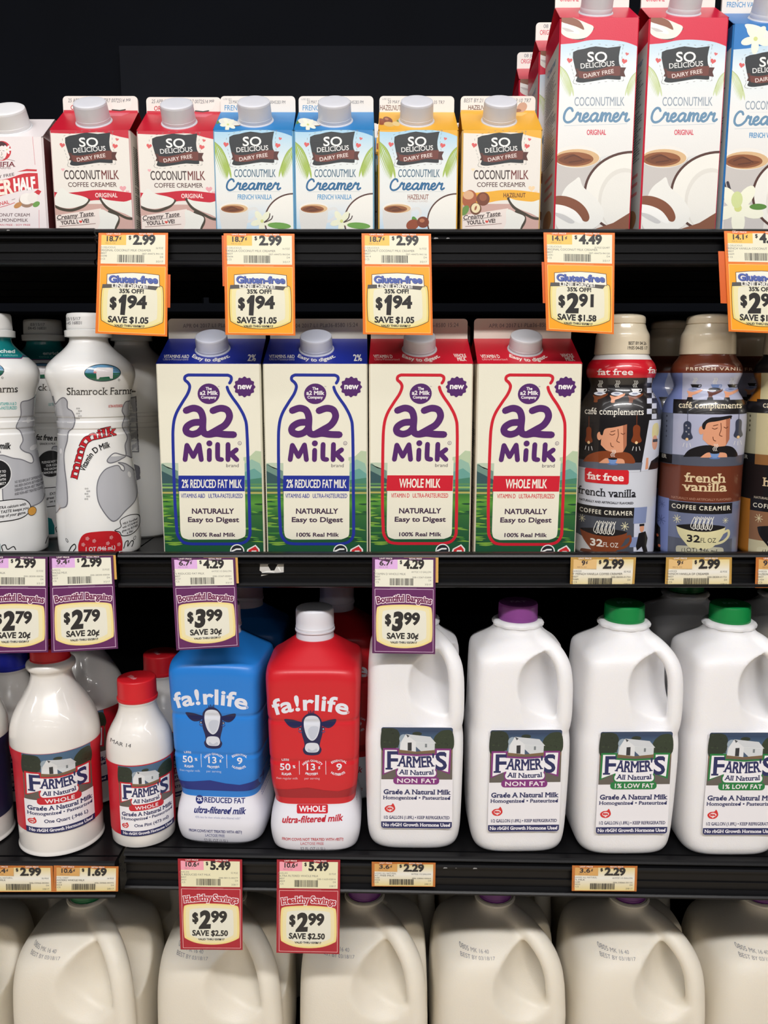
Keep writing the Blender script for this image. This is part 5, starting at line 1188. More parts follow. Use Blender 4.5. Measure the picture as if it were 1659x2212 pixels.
# ================================================================ lower shelf
NAVY = (36, 42, 92)
def farm_art(a, col, kind, q, quart=None):
    """barn label; drawn in a 540 x 800 box: q(x, y) places it"""
    s = Art()
    return s
def barn_label(col, kind, size, jug=True, real_xy=(70, 640)):
    """540 wide x 800 high; picture on top, crest, small print, navy foot band"""
    a = Art(); W, N = (238, 236, 240), NAVY
    if jug:
        a.rrect(2, 0, 538, 60, 16, (52, 70, 98))
    a.grad(2, 24 if jug else 0, 538, 170, [(0, (44, 62, 92)), (.6, (74, 104, 134)), (1, (110, 136, 156))])
    a.rect(2, 165, 538, 410, (104, 92, 80)); a.rect(2, 172, 538, 200, (122, 98, 70)); a.poly([(2, 330), (538, 330), (538, 410), (2, 412)], (98, 92, 86))
    T = (40, 50, 40)
    a.blob([(4, 24), (40, 8), (100, 10), (135, 40), (140, 90), (128, 150), (80, 172), (2, 176)], T); a.blob([(395, 90), (420, 50), (470, 20), (536, 34), (538, 170), (420, 168), (396, 140)], (46, 58, 42)); a.ell(270, 50, 36, 16, T)
    r = random.Random(5)
    for i in range(40):
        x, y = (r.uniform(10, 125), r.uniform(20, 160)) if i % 2 else (r.uniform(415, 530), r.uniform(40, 155)); a.ell(x, y, r.uniform(5, 11), r.uniform(4, 8), mix((58, 72, 50), (32, 40, 32), r.random()), 8)
    a.poly([(140, 110), (165, 80), (200, 60), (240, 60), (240, 180), (140, 176)], (190, 196, 202)); a.ell(170, 90, 34, 36, (150, 166, 180))
    a.poly([(186, 52), (370, 72), (414, 124), (262, 112)], (206, 210, 214)); a.poly([(186, 52), (262, 112), (262, 190), (140, 176), (152, 110)], (222, 224, 226)); a.poly([(262, 112), (404, 122), (402, 176), (262, 190)], (214, 218, 220))
    for i in range(6): a.stroke([(262, 122 + i*11), (404, 130 + i*8)], 1.5, (176, 182, 190))
    a.poly([(200, 120), (230, 118), (230, 184), (200, 182)], (48, 50, 54)); a.rect(330, 128, 345, 156, (120, 128, 132)); a.poly([(262, 150), (300, 186), (262, 190)], (70, 90, 116)); a.poly([(186, 52), (214, 66), (200, 80)], (70, 74, 78))
    o = [(14, 164), (134, 164), (134, 204), (270, 212), (406, 204), (406, 164), (528, 164), (520, 368), (420, 330), (420, 372), (110, 372), (110, 330), (10, 378)]
    a.poly(o, col); a.poly([(28, 178), (120, 178), (120, 216), (270, 226), (420, 216), (420, 178), (514, 178), (506, 350), (410, 322), (400, 360), (370, 380), (160, 380), (128, 360), (128, 322), (24, 362)], W)
    # the name: tall outer letters, arched middle
    a.text('F', 82, 330, 138, N, w=96, b=.03, serif=True); a.text('ARMER', 262, 314, 84, N, w=270, b=.03, serif=True, arc=-900); a.text("'", 392, 300, 90, N, b=.02); a.text('S', 452, 330, 134, N, w=92, b=.035, serif=True)
    a.stroke([(90, 396), (440, 396)], 2, col)
    a.rrect(112, 334, 424, 398, 28, col); a.rrect(120, 330, 416, 388, 26, W); a.text('All Natural', 268, 374, 36, N, w=262, b=.04, serif=True, arc=-1400)
    a.rrect(92, 392, 440, 450, 26, col); (a.text(kind, 268, 438, 33, (240, 232, 236), w=min(44*len(kind), 300), b=.035, sp=.04) if kind else None)
    if jug:
        a.text('Grade A Natural Milk', 270, 530, 36, N, w=505, b=.05, serif=True); a.text('Homogenized \u2022 Pasteurized', 270, 572, 27, N, w=512, b=.04, serif=True)
        a.text('1/2 GALLON (1.89L) \u2022 KEEP REFRIGERATED', 270, 730, 24, N, w=505, b=.03, serif=True)
        a.rrect(0, 752, 540, 806, 22, NAVY); a.rect(0, 752, 540, 776, NAVY); a.text('No rbGH Growth Hormone Used', 270, 790, 25, (236, 234, 240), w=515, b=.045, serif=True)
        drop(a, 68, 645, 42)
    else:
        a.rect(0, 410, 540, 700, W); a.rrect(92, 392, 440, 450, 26, col); (a.text(kind, 268, 438, 33, (240, 232, 236), w=230, b=.035, sp=.04) if kind else None)
        a.text('Grade A Natural Milk', 270, 500, 36, N, w=505, b=.05, serif=True); a.text('Homogenized \u2022 Pasteurized', 270, 542, 27, N, w=512, b=.04, serif=True)
        a.text(size, 310, 610, 28, N, w=350, b=.04, serif=True); drop(a, 48, 596, 34)
        a.rect(0, 652, 540, 704, NAVY); a.text('No rbGH Growth Hormone Used', 270, 688, 25, (236, 234, 240), w=500, b=.045, serif=True)
    return a
def drop(a, x, y, r):
    Rd = (208, 44, 44)
    a.poly(spline([(x + r*.55, y - r*.95), (x + r*.95, y), (x + r*.6, y + r*.6), (x, y + r*.8), (x - r*.7, y + r*.6), (x - r, y), (x - r*.5, y - r*.5), (x + r*.2, y - r*.6)], 4, True), Rd)
    a.ell(x, y + r*.05, r*.62, r*.42, (236, 232, 234)); a.text('REAL', x, y + r*.22, r*.36, Rd, w=r*1.0, b=.12); a.poly([(x - r*.2, y + r*.5), (x + r*.2, y + r*.5), (x, y + r*.65)], (236, 232, 234))

# ---- blow-moulded jugs with an open handle in the front right corner
def superellipsoid(c, r, n, axis_rot, N=40, M=24):
    vs, fs = [], []
    for j in range(M + 1):
        v = -math.pi/2 + math.pi*j/M
        for i in range(N):
            u = 2*math.pi*i/N; e = 2/n
            pw = lambda t: math.copysign(abs(t)**e, t)
            vs.append(tuple(axis_rot @ Vector((r[0]*pw(math.cos(v))*pw(math.cos(u)), r[1]*pw(math.cos(v))*pw(math.sin(u)), r[2]*pw(math.sin(v)))) + Vector(c)))
    for j in range(M):
        for i in range(N): fs.append((j*N + i, j*N + (i+1) % N, (j+1)*N + (i+1) % N, (j+1)*N + i))
    return vs, fs
def temp_obj(vs, fs):
    me = bpy.data.meshes.new('work'); me.from_pydata(vs, [], fs)
    bm = bmesh.new(); bm.from_mesh(me); bmesh.ops.remove_doubles(bm, verts=bm.verts[:], dist=1e-6); bmesh.ops.recalc_face_normals(bm, faces=bm.faces[:]); bm.to_mesh(me); bm.free()
    o = bpy.data.objects.new('work', me); COL.objects.link(o); return o
def jug_mesh(keys, cutters, vox, smooth_it, col, keep=None):
    """solid of revolution-like body, cutters taken out, remeshed and smoothed; returns (verts, faces)"""
    b = MB(); b.loft(smooth_profile(keys, 6), M_HDPE, 96)
    o = temp_obj(b.v, b.f); cs = []
    for c in cutters:
        k = temp_obj(*c); cs.append(k)
        m = o.modifiers.new('cut', 'BOOLEAN'); m.operation = 'DIFFERENCE'; m.object = k; m.solver = 'EXACT'
    if keep:
        k = temp_obj(*keep); cs.append(k)
        m = o.modifiers.new('grip', 'BOOLEAN'); m.operation = 'UNION'; m.object = k; m.solver = 'EXACT'
    m = o.modifiers.new('re', 'REMESH'); m.mode = 'VOXEL'; m.voxel_size = vox
    m = o.modifiers.new('sm', 'SMOOTH'); m.factor = .5; m.iterations = smooth_it
    dg = bpy.context.evaluated_depsgraph_get(); ev = o.evaluated_get(dg); me = ev.to_mesh()
    vs = [tuple(v.co) for v in me.vertices]; fs = [tuple(p.vertices) for p in me.polygons]
    ev.to_mesh_clear()
    for q in [o] + cs: me = q.data; bpy.data.objects.remove(q); bpy.data.meshes.remove(me)
    return vs, fs
JW = (238, 237, 238)
hw = .0475
Yj = lambda x: lip3(x) + .004
jk = [(0, .0405, .0405, 4, JW, True), (.003, .0430, .0430, 4.5, JW, False), (.010, .0452, .0452, 5, JW, False), (.028, .0464, .0458, 6, JW, False), (.085, .0475, .0475, 7, JW, False), (.112, .0475, .0475, 7, JW, False), (.126, .0462, .0462, 7, JW, False), (.150, .0455, .0455, 7, JW, False), (.180, .0448, .0448, 6.5, JW, False), (.1925, .0438, .0438, 6, JW, False), (.1985, .0410, .0410, 4.4, JW, False), (.2070, .0320, .0320, 2.5, JW, False), (.2140, .0245, .0245, 2, JW, False), (.2190, .0232, .0232, 2, JW, False), (.2235, .0230, .0230, 2, JW, True)]
D45 = Matrix.Rotation(R(45), 3, 'Z')
def tube(path, rad, N=20):
    """bar swept along points in the diagonal plane of the handle corner: (out, z) -> closed solid"""
    p = spline(path, 8); vs, fs = [], []
    for i, (d, z) in enumerate(p):
        a, b = p[max(i-1, 0)], p[min(i+1, len(p)-1)]; tx, tz = b[0]-a[0], b[1]-a[1]; L = math.hypot(tx, tz); tx, tz = tx/L, tz/L
        for k in range(N):
            t = 2*math.pi*k/N; u, v = rad[0]*math.cos(t), rad[1]*math.sin(t)      # u across the bar, v along the face
            o, zz = d - tz*u, z + tx*u
            vs.append((o/math.sqrt(2) + v/math.sqrt(2), -o/math.sqrt(2) + v/math.sqrt(2), zz))
    for i in range(len(p) - 1):
        for k in range(N): fs.append((i*N + k, i*N + (k+1) % N, (i+1)*N + (k+1) % N, (i+1)*N + k))
    fs += [tuple(reversed(range(N))), tuple(range((len(p)-1)*N, len(p)*N))]
    return vs, fs
cut1 = superellipsoid((.0350, -.0350, .1710), (.085, .0240, .0330), 2.3, D45)
cut2 = superellipsoid((.006, -.0602, .1600), (.0360, .0180, .0500), 2.1, Matrix.Rotation(R(25), 3, 'Z'))
grip = tube([(.016, .2130), (.032, .2070), (.0475, .1950), (.0545, .1790), (.0560, .1500), (.0545, .1300), (.0480, .1120)], (.0068, .0085))
jv, jf = jug_mesh(jk, [cut1, cut2], .0015, 6, JW, grip)
ring = MB(); rgs = []
N = 72
def scallop(z, r, amp): return [((r + amp*abs(math.sin(5*2*math.pi*i/N)))*math.cos(2*math.pi*i/N), (r + amp*abs(math.sin(5*2*math.pi*i/N)))*math.sin(2*math.pi*i/N), z) for i in range(N)]
rings_ = [scallop(.2170, .0225, 0), scallop(.2185, .0238, .0012), scallop(.2205, .0240, .0014), scallop(.2222, .0236, .0008), scallop(.2236, .0220, 0)]
ring.add([p for r_ in rings_ for p in r_], [(j*N + i, j*N + (i+1) % N, (j+1)*N + (i+1) % N, (j+1)*N + i) for j in range(4) for i in range(N)], C(JW), M_HDPE, True)
def jug(name, label, loc, rotz, capcol, lab, group, capmark=True):
    t = thing(name, label, 'jug', loc, rotz, group)
    b = MB(); b.add(jv, jf, C(JW), M_HDPE, True); b.build('jug_body', t, sharp=180)
    MBc = MB(); MBc.v, MBc.f, MBc.c, MBc.m, MBc.s, MBc.mats = list(ring.v), list(ring.f), list(ring.c), list(ring.m), list(ring.s), list(ring.mats); MBc.build('neck_ring', t)
    cb = cap_mesh(.0192, .0175, capcol, N=64, rib=.008, taper=.975)
    a = Art(); a.text('FAT', 0, 0, .006, mix(capcol, (255, 255, 255), .45), w=.016, b=.06)
    a.face = Vector((0, 0, 1)); a.emit(cb, lambda x, y, l: (x, -.004 - y, .0174 + l), M_CAP)
    c = cb.build('cap', t); c.location = (0, 0, .2225)
    b = MB(); x0, x1, z0, z1 = -.0318, .0362, .0260, .1290
    yl = -.0485
    f = lambda x, y, l: (x0 + x/540*(x1 - x0), yl - l, z1 - y/806*(z1 - z0))
    pts = [(-2, 14), (14, -2), (526, -2), (542, 14), (542, 790), (526, 808), (14, 808), (-2, 790)]
    b.add([f(x, y, 0) for x, y in pts] + [f(x, y, -.0008) for x, y in pts], [tuple(reversed(range(8)))] + [(i, (i+1) % 8, (i+1) % 8 + 8, i + 8) for i in range(8)], C((234, 232, 236)), M_LABEL)
    lab.face = Vector((0, -1, 0)); lab.emit(b, f, M_LABEL); b.build('barn_label', t)
    return t
PCAP, GCAP = (134, 66, 140), (12, 134, 66)
gJ = 'white half gallon jugs'
nf, lf_ = barn_label((128, 48, 122), 'NON FAT', ''), barn_label((30, 122, 62), '1% LOW FAT', '')
def jloc(px, dy=0):
    x = un(px, 1600, .785)[0]; return (x, Yj(x) + .0480 + dy, D3)
j1 = jug('milk_jug', 'white non fat half gallon jug with its cap hidden by a purple sale tag', jloc(894, .004), R(-1), PCAP, nf, gJ)
dup(j1, jloc(1111, .001), R(.8), 'white half gallon jug with purple cap standing in full view')
j3 = jug('milk_jug', 'white half gallon jug with green cap beside the purple-capped one', jloc(1332), R(.5), GCAP, lf_, gJ)
dup(j3, jloc(1551, .001), R(0), 'white half gallon jug with green cap touching the right edge of the view')
p = jloc(1549); dup(j3, (p[0] - .002, p[1] + .112, D3), 0, 'low fat jug in shade directly behind the green-capped one at the right')
dup(j3, (p[0] + .104, p[1] + .110, D3), 0, 'low fat jug in shade at the right edge behind the others')

# ---- round glossy bottles
GW = (232, 228, 222)
FR_ = (200, 26, 44)
S3 = Scale((0, 1380), 4.1475, D3, .784, lambda y: 0, 1600)
def round_bottle(name, label, loc, rotz, prof, capprof, capcol, band, bandcol, art, mp, group, date=None):
    t = thing(name, label, 'bottle', loc, rotz, group)
    keys = [(0, prof[0][1]*.90, prof[0][1]*.90, 2, GW, True), (.002, prof[0][1]*.97, prof[0][1]*.97, 2, GW, False)] + [(z, r, r, 2, GW, sh) for z, r, sh in prof]
    b = MB(); b.loft(smooth_profile(keys), M_GLOSS, 96)
    if date:
        da = Art(); da.text('MAR 14', 0, 0, 8, (70, 68, 72), w=46, rot=6, sh=.1)
        fine = MB(); fine.loft(smooth_profile(keys, 8), M_GLOSS, 360)
        da.emit(b, on_surface(fine.bvh(), lambda x, y: (-.018 + x*.00042, date - y*.00042)), M_GLOSS, base=.0001)
    b.build('bottle_body', t)
    def at(z):
        q = smooth_profile(keys)
        for u, v in zip(q, q[1:]):
            if u[0] <= z <= v[0]: return u[1] + (v[1]-u[1]) * (z-u[0]) / ((v[0]-u[0]) or 1e-9)
        return q[-1][1]
    b = MB(); z0, z1 = band; n = 20
    b.loft([(z0 + (z1-z0)*i/n, at(z0 + (z1-z0)*i/n) + .0003, at(z0 + (z1-z0)*i/n) + .0003, 2, bandcol, 0, 0) for i in range(n + 1)], M_LABEL, 96, False, False)
    fine = MB(); fine.loft([(z0 + (z1-z0)*i/20, at(z0 + (z1-z0)*i/20) + .0003, at(z0 + (z1-z0)*i/20) + .0003, 2, bandcol, 0, 0) for i in range(21)], M_LABEL, 360, False, False)
    bv = fine.bvh(); art.face = Vector((0, -1, 0)); art.emit(b, on_surface(bv, mp), M_LABEL, cell=12, smooth=True, base=.00014, dl=.000022)
    b.build('wrap_label', t)
    b = MB(); b.loft(smooth_profile([(z, r, r, 2, capcol, sh) for z, r, sh in capprof], 3), M_CAP, 72)
    a = Art(); a.text('Whole', 0, 0, .005, mix(capcol, (255, 255, 255), .55), w=.013, b=.05, rot=60); a.face = Vector((0, 0, 1)); zt = capprof[-1][0]
    a.emit(b, lambda x, y, l: (x - .006, -.004 - y, zt + l), M_CAP)
    b.build('cap', t)
    return t
# quart
Yq = .728 + .0447; k = kpx(1620, Yq) / 4.1475 * .935
zq = lambda cy: max(un(0, 1380 + cy/4.1475, Yq)[1] - D3, 0)
rq_ = lambda w_: w_ * k
PQ = [(zq(1985), rq_(388), False), (zq(1800), rq_(396), False), (zq(1745), rq_(393), False), (zq(1715), rq_(384), True), (zq(1690), rq_(384), True), (zq(1300), rq_(386), True), (zq(985), rq_(390), True), (zq(960), rq_(398), False), (zq(900), rq_(406), False), (zq(800), rq_(406), False), (zq(700), rq_(388), False), (zq(600), rq_(345), False), (zq(500), rq_(282), False), (zq(400), rq_(218), False), (zq(330), rq_(190), False), (zq(285), rq_(184), False), (zq(262), rq_(194), False), (zq(240), rq_(214), False), (zq(215), rq_(222), False), (zq(190), rq_(214), False), (zq(172), rq_(190), True), (zq(165), rq_(176), True)]
CQ = [(zq(190), rq_(176), True), (zq(180), rq_(182), True), (zq(160), rq_(182), True), (zq(155), rq_(177), True), (zq(60), rq_(176), True), (zq(48), rq_(168), False), (zq(42), rq_(140), True)]
qa = Art(); bl = barn_label((196, 30, 46), 'WHOLE', 'One Quart (.946 L)', jug=False)
Yqf = Yq - .036
zf = lambda cy, Y: max(un(0, 1380 + cy/4.1475, Y)[1] - D3, 0)
# label design box 540 x 704 -> crop x 175..800 (of a bottle centred at 515), y 1010..1720
def mpq(x, y): return ((x - 270) / 540 * rq_(595) - rq_(18), zf(1010 + y * (1722 - 1010)/704, Yqf))
qx = un(124, 1640, Yq)[0]
gQ = 'glossy bottles with barn labels'
zb = zf(1718, Yqf)
cq = round_bottle('milk_bottle', 'glossy white quart bottle with red cap and barn label at the left', (qx, Yq, D3), face_cam(qx, Yq) + R(3), PQ, CQ, (208, 30, 40), (zf(1722, Yqf), zf(1008, Yqf)), FR_, bl, mpq, gQ)
dup(cq, (qx - .004, Yq + .094, D3), R(2), 'glossy white quart bottle in shade behind the front quart and the pint')
na = barn_label((40, 60, 130), '', 'One Quart (.946 L)', jug=False)
# navy banded quart at the left edge
cn = round_bottle('milk_bottle', 'glossy white quart bottle with navy label cut off by the left edge', (qx - .0930, Yq + .004, D3), face_cam(qx - .09, Yq) - R(12), PQ, CQ, (34, 50, 150), (zf(1722, Yqf), zf(1008, Yqf)), (30, 32, 66), na, mpq, gQ)
# pint
Yp = .746 + .033; kp = kpx(1640, Yp) / 4.1475 * .955
zp = lambda cy, Y=Yp: max(un(0, 1380 + cy/4.1475, Y)[1] - D3, 0)
rp = lambda w_: w_ * kp
PP = [(zp(1840), rp(298), False), (zp(1760), rp(301), False), (zp(1735), rp(300), True), (zp(1725), rp(296), True), (zp(1400), rp(296), True), (zp(1095), rp(297), True), (zp(1070), rp(303), False), (zp(980), rp(305), False), (zp(900), rp(300), False), (zp(820), rp(282), False), (zp(750), rp(248), False), (zp(680), rp(206), False), (zp(610), rp(176), False), (zp(560), rp(170), False), (zp(530), rp(180), False), (zp(515), rp(182), True), (zp(505), rp(172), True)]
CP = [(zp(528), rp(180), True), (zp(518), rp(184), True), (zp(500), rp(183), True), (zp(496), rp(176), True), (zp(360), rp(174), True), (zp(340), rp(168), False), (zp(333), rp(140), True)]
pb = barn_label((196, 30, 46), 'WHOLE', 'One Pint (473 ml)', jug=False)
Ypf = Yp - .027
def mpp(x, y): return ((x - 270) / 540 * rp(470) + rp(33), zp(1120 + y * (1745 - 1120)/704, Ypf))
ppx = un(304, 1640, Yp)[0]
cpn = round_bottle('milk_bottle', 'small glossy pint bottle with red cap beside the blue bottle', (ppx, Yp, D3), face_cam(ppx, Yp), PP, CP, (206, 30, 40), (zp(1745, Ypf), zp(1112, Ypf)), FR_, pb, mpp, gQ, zp(950, Ypf))
dup(cpn, (ppx + .005, Yp + .072, D3), R(10), 'small glossy pint bottle with red cap in shade behind the front pint')
cb_ = round_bottle('milk_bottle', 'small glossy bottle with dark blue cap in shade behind the red-capped quart', (qx - .084, Yq + .094, D3), R(5), PP, CP, (26, 34, 140), (zp(1745, Ypf), zp(1112, Ypf)), (30, 32, 66), na, mpp, gQ)
# ---- square shouldered bottles with the cow's head
FBL, FRD = (34, 126, 214), (206, 28, 40)
Yfl = .739 + .0455; kf = kpx(1600, Yfl) / 3.75 * .965
zfl = lambda cy, Y=Yfl: max(un(0, 1280 + cy/3.75, Y)[1] - D3, 0)
FLW = (228, 228, 236)
def fair_parts(c1, c2):
    rf = lambda w_: w_ * kf
    zz = lambda cy: zfl(cy, Yfl - .030)
    K = lambda cy, w_, n, sh=False, front=True: (zz(cy) if front else zfl(cy), rf(w_), rf(w_), n, None, sh)
    keys = [(0, rf(330), rf(330), 4, None, True), (.004, rf(356), rf(356), 4.5, None, False), K(2030, 372, 5), K(1900, 374, 5), K(1800, 364, 5), K(1730, 346, 5), K(1680, 334, 5), K(1640, 336, 5), K(1500, 352, 7.5), K(1370, 360, 7.5), K(1352, 361, 7.5), K(1322, 356, 7.5), K(1292, 362, 7.5), K(1150, 366, 7.5), K(1030, 368, 7.5), K(1000, 363, 7.5), K(970, 370, 7.5), K(800, 376, 7.5), K(690, 380, 7), K(640, 378, 6), K(600, 366, 5), *[(zz(600) + (zfl(350) - zz(600))*t, rf(366 - 198*t), rf(366 - 198*t), 4.6 - 2.6*t, None, False) for t in (.2, .4, .6, .8)], (zfl(350), rf(168), rf(168), 2, None, True)]
    z1, z2 = zz(1672), zz(1585)
    out = []
    for z, a, b, n, c, sh in keys: out.append((z, a, b, n, FLW if z < z1 else (c2 if z < z2 else c1), sh))
    return out
def fair(name, label, loc, rotz, c1, c2, art, group):
    t = thing(name, label, 'bottle', loc, rotz, group)
    keys = fair_parts(c1, c2); rf = lambda w_: w_ * kf
    prof = smooth_profile(keys, 6)
    z1 = zfl(1672, Yfl - .030)
    prof2 = []
    for a, b in zip(prof, prof[1:]):
        prof2.append(a)
        if a[0] < z1 < b[0]: u = (z1-a[0])/(b[0]-a[0]); prof2.append(tuple([z1] + [a[i] + (b[i]-a[i])*u for i in (1, 2, 3)] + [c1, 0, 0]))
    prof2.append(prof[-1])
    prof2 = [(p[0], p[1], p[2], p[3], FLW if p[0] < z1 - 1e-6 else c1, 0, 0) for p in prof2]
    b = MB(); b.loft(prof2, M_SATIN, 112); fine = MB(); fine.loft(prof2, M_SATIN, 448); bv = fine.bvh()
    art.face = Vector((0, -1, 0))
    Yf_ = Yfl - .043
    art.emit(b, on_surface(bv, lambda x, y: ((x - 1218) * kf * .97, zfl(y, Yf_))), M_SATIN, cell=11, smooth=True, base=.00012, dl=.000024)
    sd = fine_print((150, 130, 150) if c1 == FRD else (140, 150, 190), 40, 9); sd.face = Vector((1, 0, 0))
    sv = Art(); sv.ops = [([(-.028 + p[0]*.056, -.03 - p[1]*.11) for p in vs], fs, col) for vs, fs, col in sd.ops]; sv.face = Vector((1, 0, 0))
    def side(x, y, l):
        hit = bv.ray_cast(Vector((.3, x, -y)), Vector((-1, 0, 0)))
        return tuple(hit[0] + hit[1]*l) if hit[0] else (0, x, -y)
    sv.emit(b, side, M_SATIN)
    b.build('bottle_body', t)
    b = MB(); b.loft([(zfl(352), rf(156), rf(156), 2, FLW, 0, 0), (zfl(300), rf(150), rf(150), 2, FLW, 0, 0), (zfl(296), rf(162), rf(162), 2, FLW, 0, 0), (zfl(284), rf(163), rf(163), 2, FLW, 0, 0), (zfl(278), rf(152), rf(152), 2, FLW, 0, 0)], M_CAP, 72); b.build('neck_ring', t)
    b = MB(); b.loft(smooth_profile([(z, r, r, 2, (230, 231, 238), sh) for z, r, sh in ((zfl(280), rf(158), True), (zfl(262), rf(159), True), (zfl(256), rf(156), True), (zfl(140), rf(155), True), (zfl(118), rf(148), False), (zfl(108), rf(125), True))], 3), M_CAP, 72); b.build('cap', t)
    return t
def cow(a, x, y, k, col=(24, 26, 74)):
    f = lambda pts: [(x + px*k, y + py*k) for px, py in pts]
    a.poly(spline(f([(-80, -60), (-110, -70), (-160, -85), (-222, -88), (-205, -50), (-160, -18), (-110, -20), (-86, -36)]), 4, True), col); a.poly(spline(f([(80, -60), (110, -70), (160, -85), (200, -88), (190, -50), (150, -18), (110, -20), (86, -36)]), 4, True), col)
    a.poly(spline(f([(0, -140), (-40, -128), (-74, -92), (-84, -40), (-82, 30), (-66, 90), (-62, 130), (-76, 160), (-60, 196), (-20, 206), (20, 206), (60, 196), (78, 160), (64, 130), (70, 90), (86, 30), (86, -40), (74, -92), (40, -128)]), 4, True), col)
    a.strokes([f([(-20 + 12*i, -120), (-22 + 14*i, -150 - (i % 2)*8)]) for i in range(4)], 7*k, col)
    a.poly(spline(f([(2, -118), (-44, -106), (-64, -64), (-58, 0), (-36, 60), (2, 88), (40, 60), (62, 0), (68, -64), (48, -106)]), 4, True), (216, 220, 230)); a.poly(spline(f([(2, -30), (-30, 0), (-20, 50), (2, 80), (34, 50), (56, -20)]), 4, True), (196, 202, 216))
    a.poly(spline(f([(2, 104), (-44, 112), (-58, 150), (-40, 178), (2, 184), (44, 178), (60, 150), (46, 112)]), 4, True), (216, 220, 230)); a.poly(spline(f([(-30, 150), (0, 168), (36, 150), (40, 172), (0, 182), (-34, 174)]), 3, True), (190, 196, 210))
    for s in (-1, 1):
        a.ell(x + s*92*k, y - 10*k, 15*k, 13*k, col); a.ell(x + s*94*k, y - 8*k, 6*k, 6*k, (230, 230, 236)); a.ell(x + s*93*k, y - 8*k, 4*k, 4*k, (16, 16, 30)); a.strokes([f([(s*80, 10), (s*92, 22), (s*108, 8)])], 6*k, mix(col, (120, 150, 220), .35))
def fair_art(c1, c2, red):
    a = Art(); W = (228, 230, 240); N = (32, 40, 110)
    a.poly([(820, 1598), (890, 1606), (1020, 1600), (1170, 1585), (1300, 1608), (1420, 1618), (1550, 1590), (1620, 1585), (1620, 1674), (820, 1674)], c2)
    a.text('fa!rlife', 1208, 945, 118, W, w=600, b=.045, arc=1000); a.ell(1508, 968, 11, 11, W); a.ell(1508, 968, 8, 8, c1); a.text('R', 1508, 973, 9, W)
    cow(a, 1212, 1110, 1.0)
    for x, t1, big, un_, t2, t3 in ((1005, 'LESS', '50', '%', 'SUGAR', 'than regular milk'), (1212, 'HIGH QUALITY', '13', 'g', 'PROTEIN', 'per serving'), (1430, 'ESSENTIAL', '9', '', 'NUTRIENTS', '')):
        a.text(t1, x - (15 if t1 == 'LESS' else 0), 1362 + (22 if len(t1) > 5 else 0)*.4, 17, W, w={4: 60, 12: 165, 9: 125}[len(t1)], b=.05, arc=100 if len(t1) > 5 else 150)
        a.text(big, x - (18 if un_ else -2), 1438, 50, W, w={2: 92, 1: 50}[len(big)], b=.03, serif=True)
        if un_: a.text(un_, x + 56, 1422, 22, W, b=.06)
        a.text(t2, x - 8, 1482 if t2 != 'NUTRIENTS' else 1484, 18, W, w={5: 86, 7: 110, 9: 130}[len(t2)], b=.05, arc=-160 if t2 != 'NUTRIENTS' else -100)
        if t3: a.text(t3, x - 5, 1516, 18, mix(W, c1, .2), w={17: 180, 11: 128}[len(t3)])
    for x in (1104, 1322): a.stroke([(x, 1366), (x, 1474)], 4, W)
    T = (188, 34, 52) if red else N
    if red:
        a.rrect(1075, 1728, 1334, 1796, 12, (202, 34, 50)); a.text('WHOLE', 1205, 1782, 40, (236, 234, 240), w=220, b=.045)
        a.text('ultra-filtered milk', 1200, 1858, 46, T, w=505, b=.045, sh=.28, rot=-2); y0 = 2004
    else:
        a.ell(1070, 1752, 34, 34, N); a.text('2%', 1070, 1764, 28, W, w=46, b=.04); a.text('REDUCED FAT', 1284, 1772, 38, N, w=350, b=.03)
        a.text('ultra-filtered milk', 1240, 1850, 46, T, w=440, b=.045, sh=.28); a.text('43% less fat than whole ultra-filtered milk*', 1230, 1890, 16, (150, 156, 190), w=390); y0 = 2004
    a.text('FROM COWS NOT TREATED WITH rBST\u2020', 1206, y0, 22, T, w=515 if red else 460, b=.03); a.text('LACTOSE FREE', 1200, y0 + 36, 22, mix(T, FLW, .3), w=196 if red else 170, b=.01)
    a.text('52 FL OZ (1.5L)', 1205, y0 + 88, 30, (120, 118, 130), w=208)
    return a
gF = 'square bottles with the cow head'
fx = un(684, 1600, Yfl)[0]
cr_ = fair('milk_bottle', 'red square-shouldered milk bottle with white cap and cow head', (fx, Yfl, D3), R(0), FRD, (168, 22, 34), fair_art(FRD, (164, 20, 34), True), gF)
fbx = un(488, 1600, Yfl + .014)[0]
cbl = fair('milk_bottle', 'blue square-shouldered milk bottle with its cap hidden by a purple tag', (fbx, Yfl + .014, D3), -R(4), FBL, (22, 44, 130), fair_art(FBL, (22, 44, 130), False), gF)
dup(cr_, (fx + .016, Yfl + .098, D3), 0, 'red square-shouldered milk bottle in shade behind the front red one')
dup(cbl, (fbx + .008, Yfl + .014 + .098, D3), 0, 'blue square-shouldered milk bottle in shade behind the front blue one')
# ================================================================ gallon jugs along the bottom
GJ = (236, 229, 214)
zn = un(0, 1938, .875)[1] - Z4 - .008                            # bottom of the neck
zs = zn - .041
gk = [(0, .060, .060, 4, GJ, True), (.004, .068, .068, 4.5, GJ, False), (.020, .073, .073, 5, GJ, False), (.060, .0752, .0752, 5, GJ, False), (zs - .10, .0752, .0752, 5, GJ, False), (zs - .035, .0738, .0738, 4.8, GJ, False), (zs - .008, .0712, .0712, 4.2, GJ, False), (zs + .006, .0665, .0665, 3.6, GJ, False), (zs + .019, .0540, .0540, 2.8, GJ, False), (zs + .029, .0385, .0385, 2.3, GJ, False), (zs + .037, .0245, .0245, 2, GJ, False), (zs + .041, .0215, .0215, 2, GJ, False), (zs + .052, .0205, .0205, 2, GJ, True)]
gk = [(z, a*.978, b*.978, n, c, h) for z, a, b, n, c, h in gk]
gc1 = superellipsoid((.0540, -.0540, zn - .042), (.125, .0350, .0410), 2.3, D45)
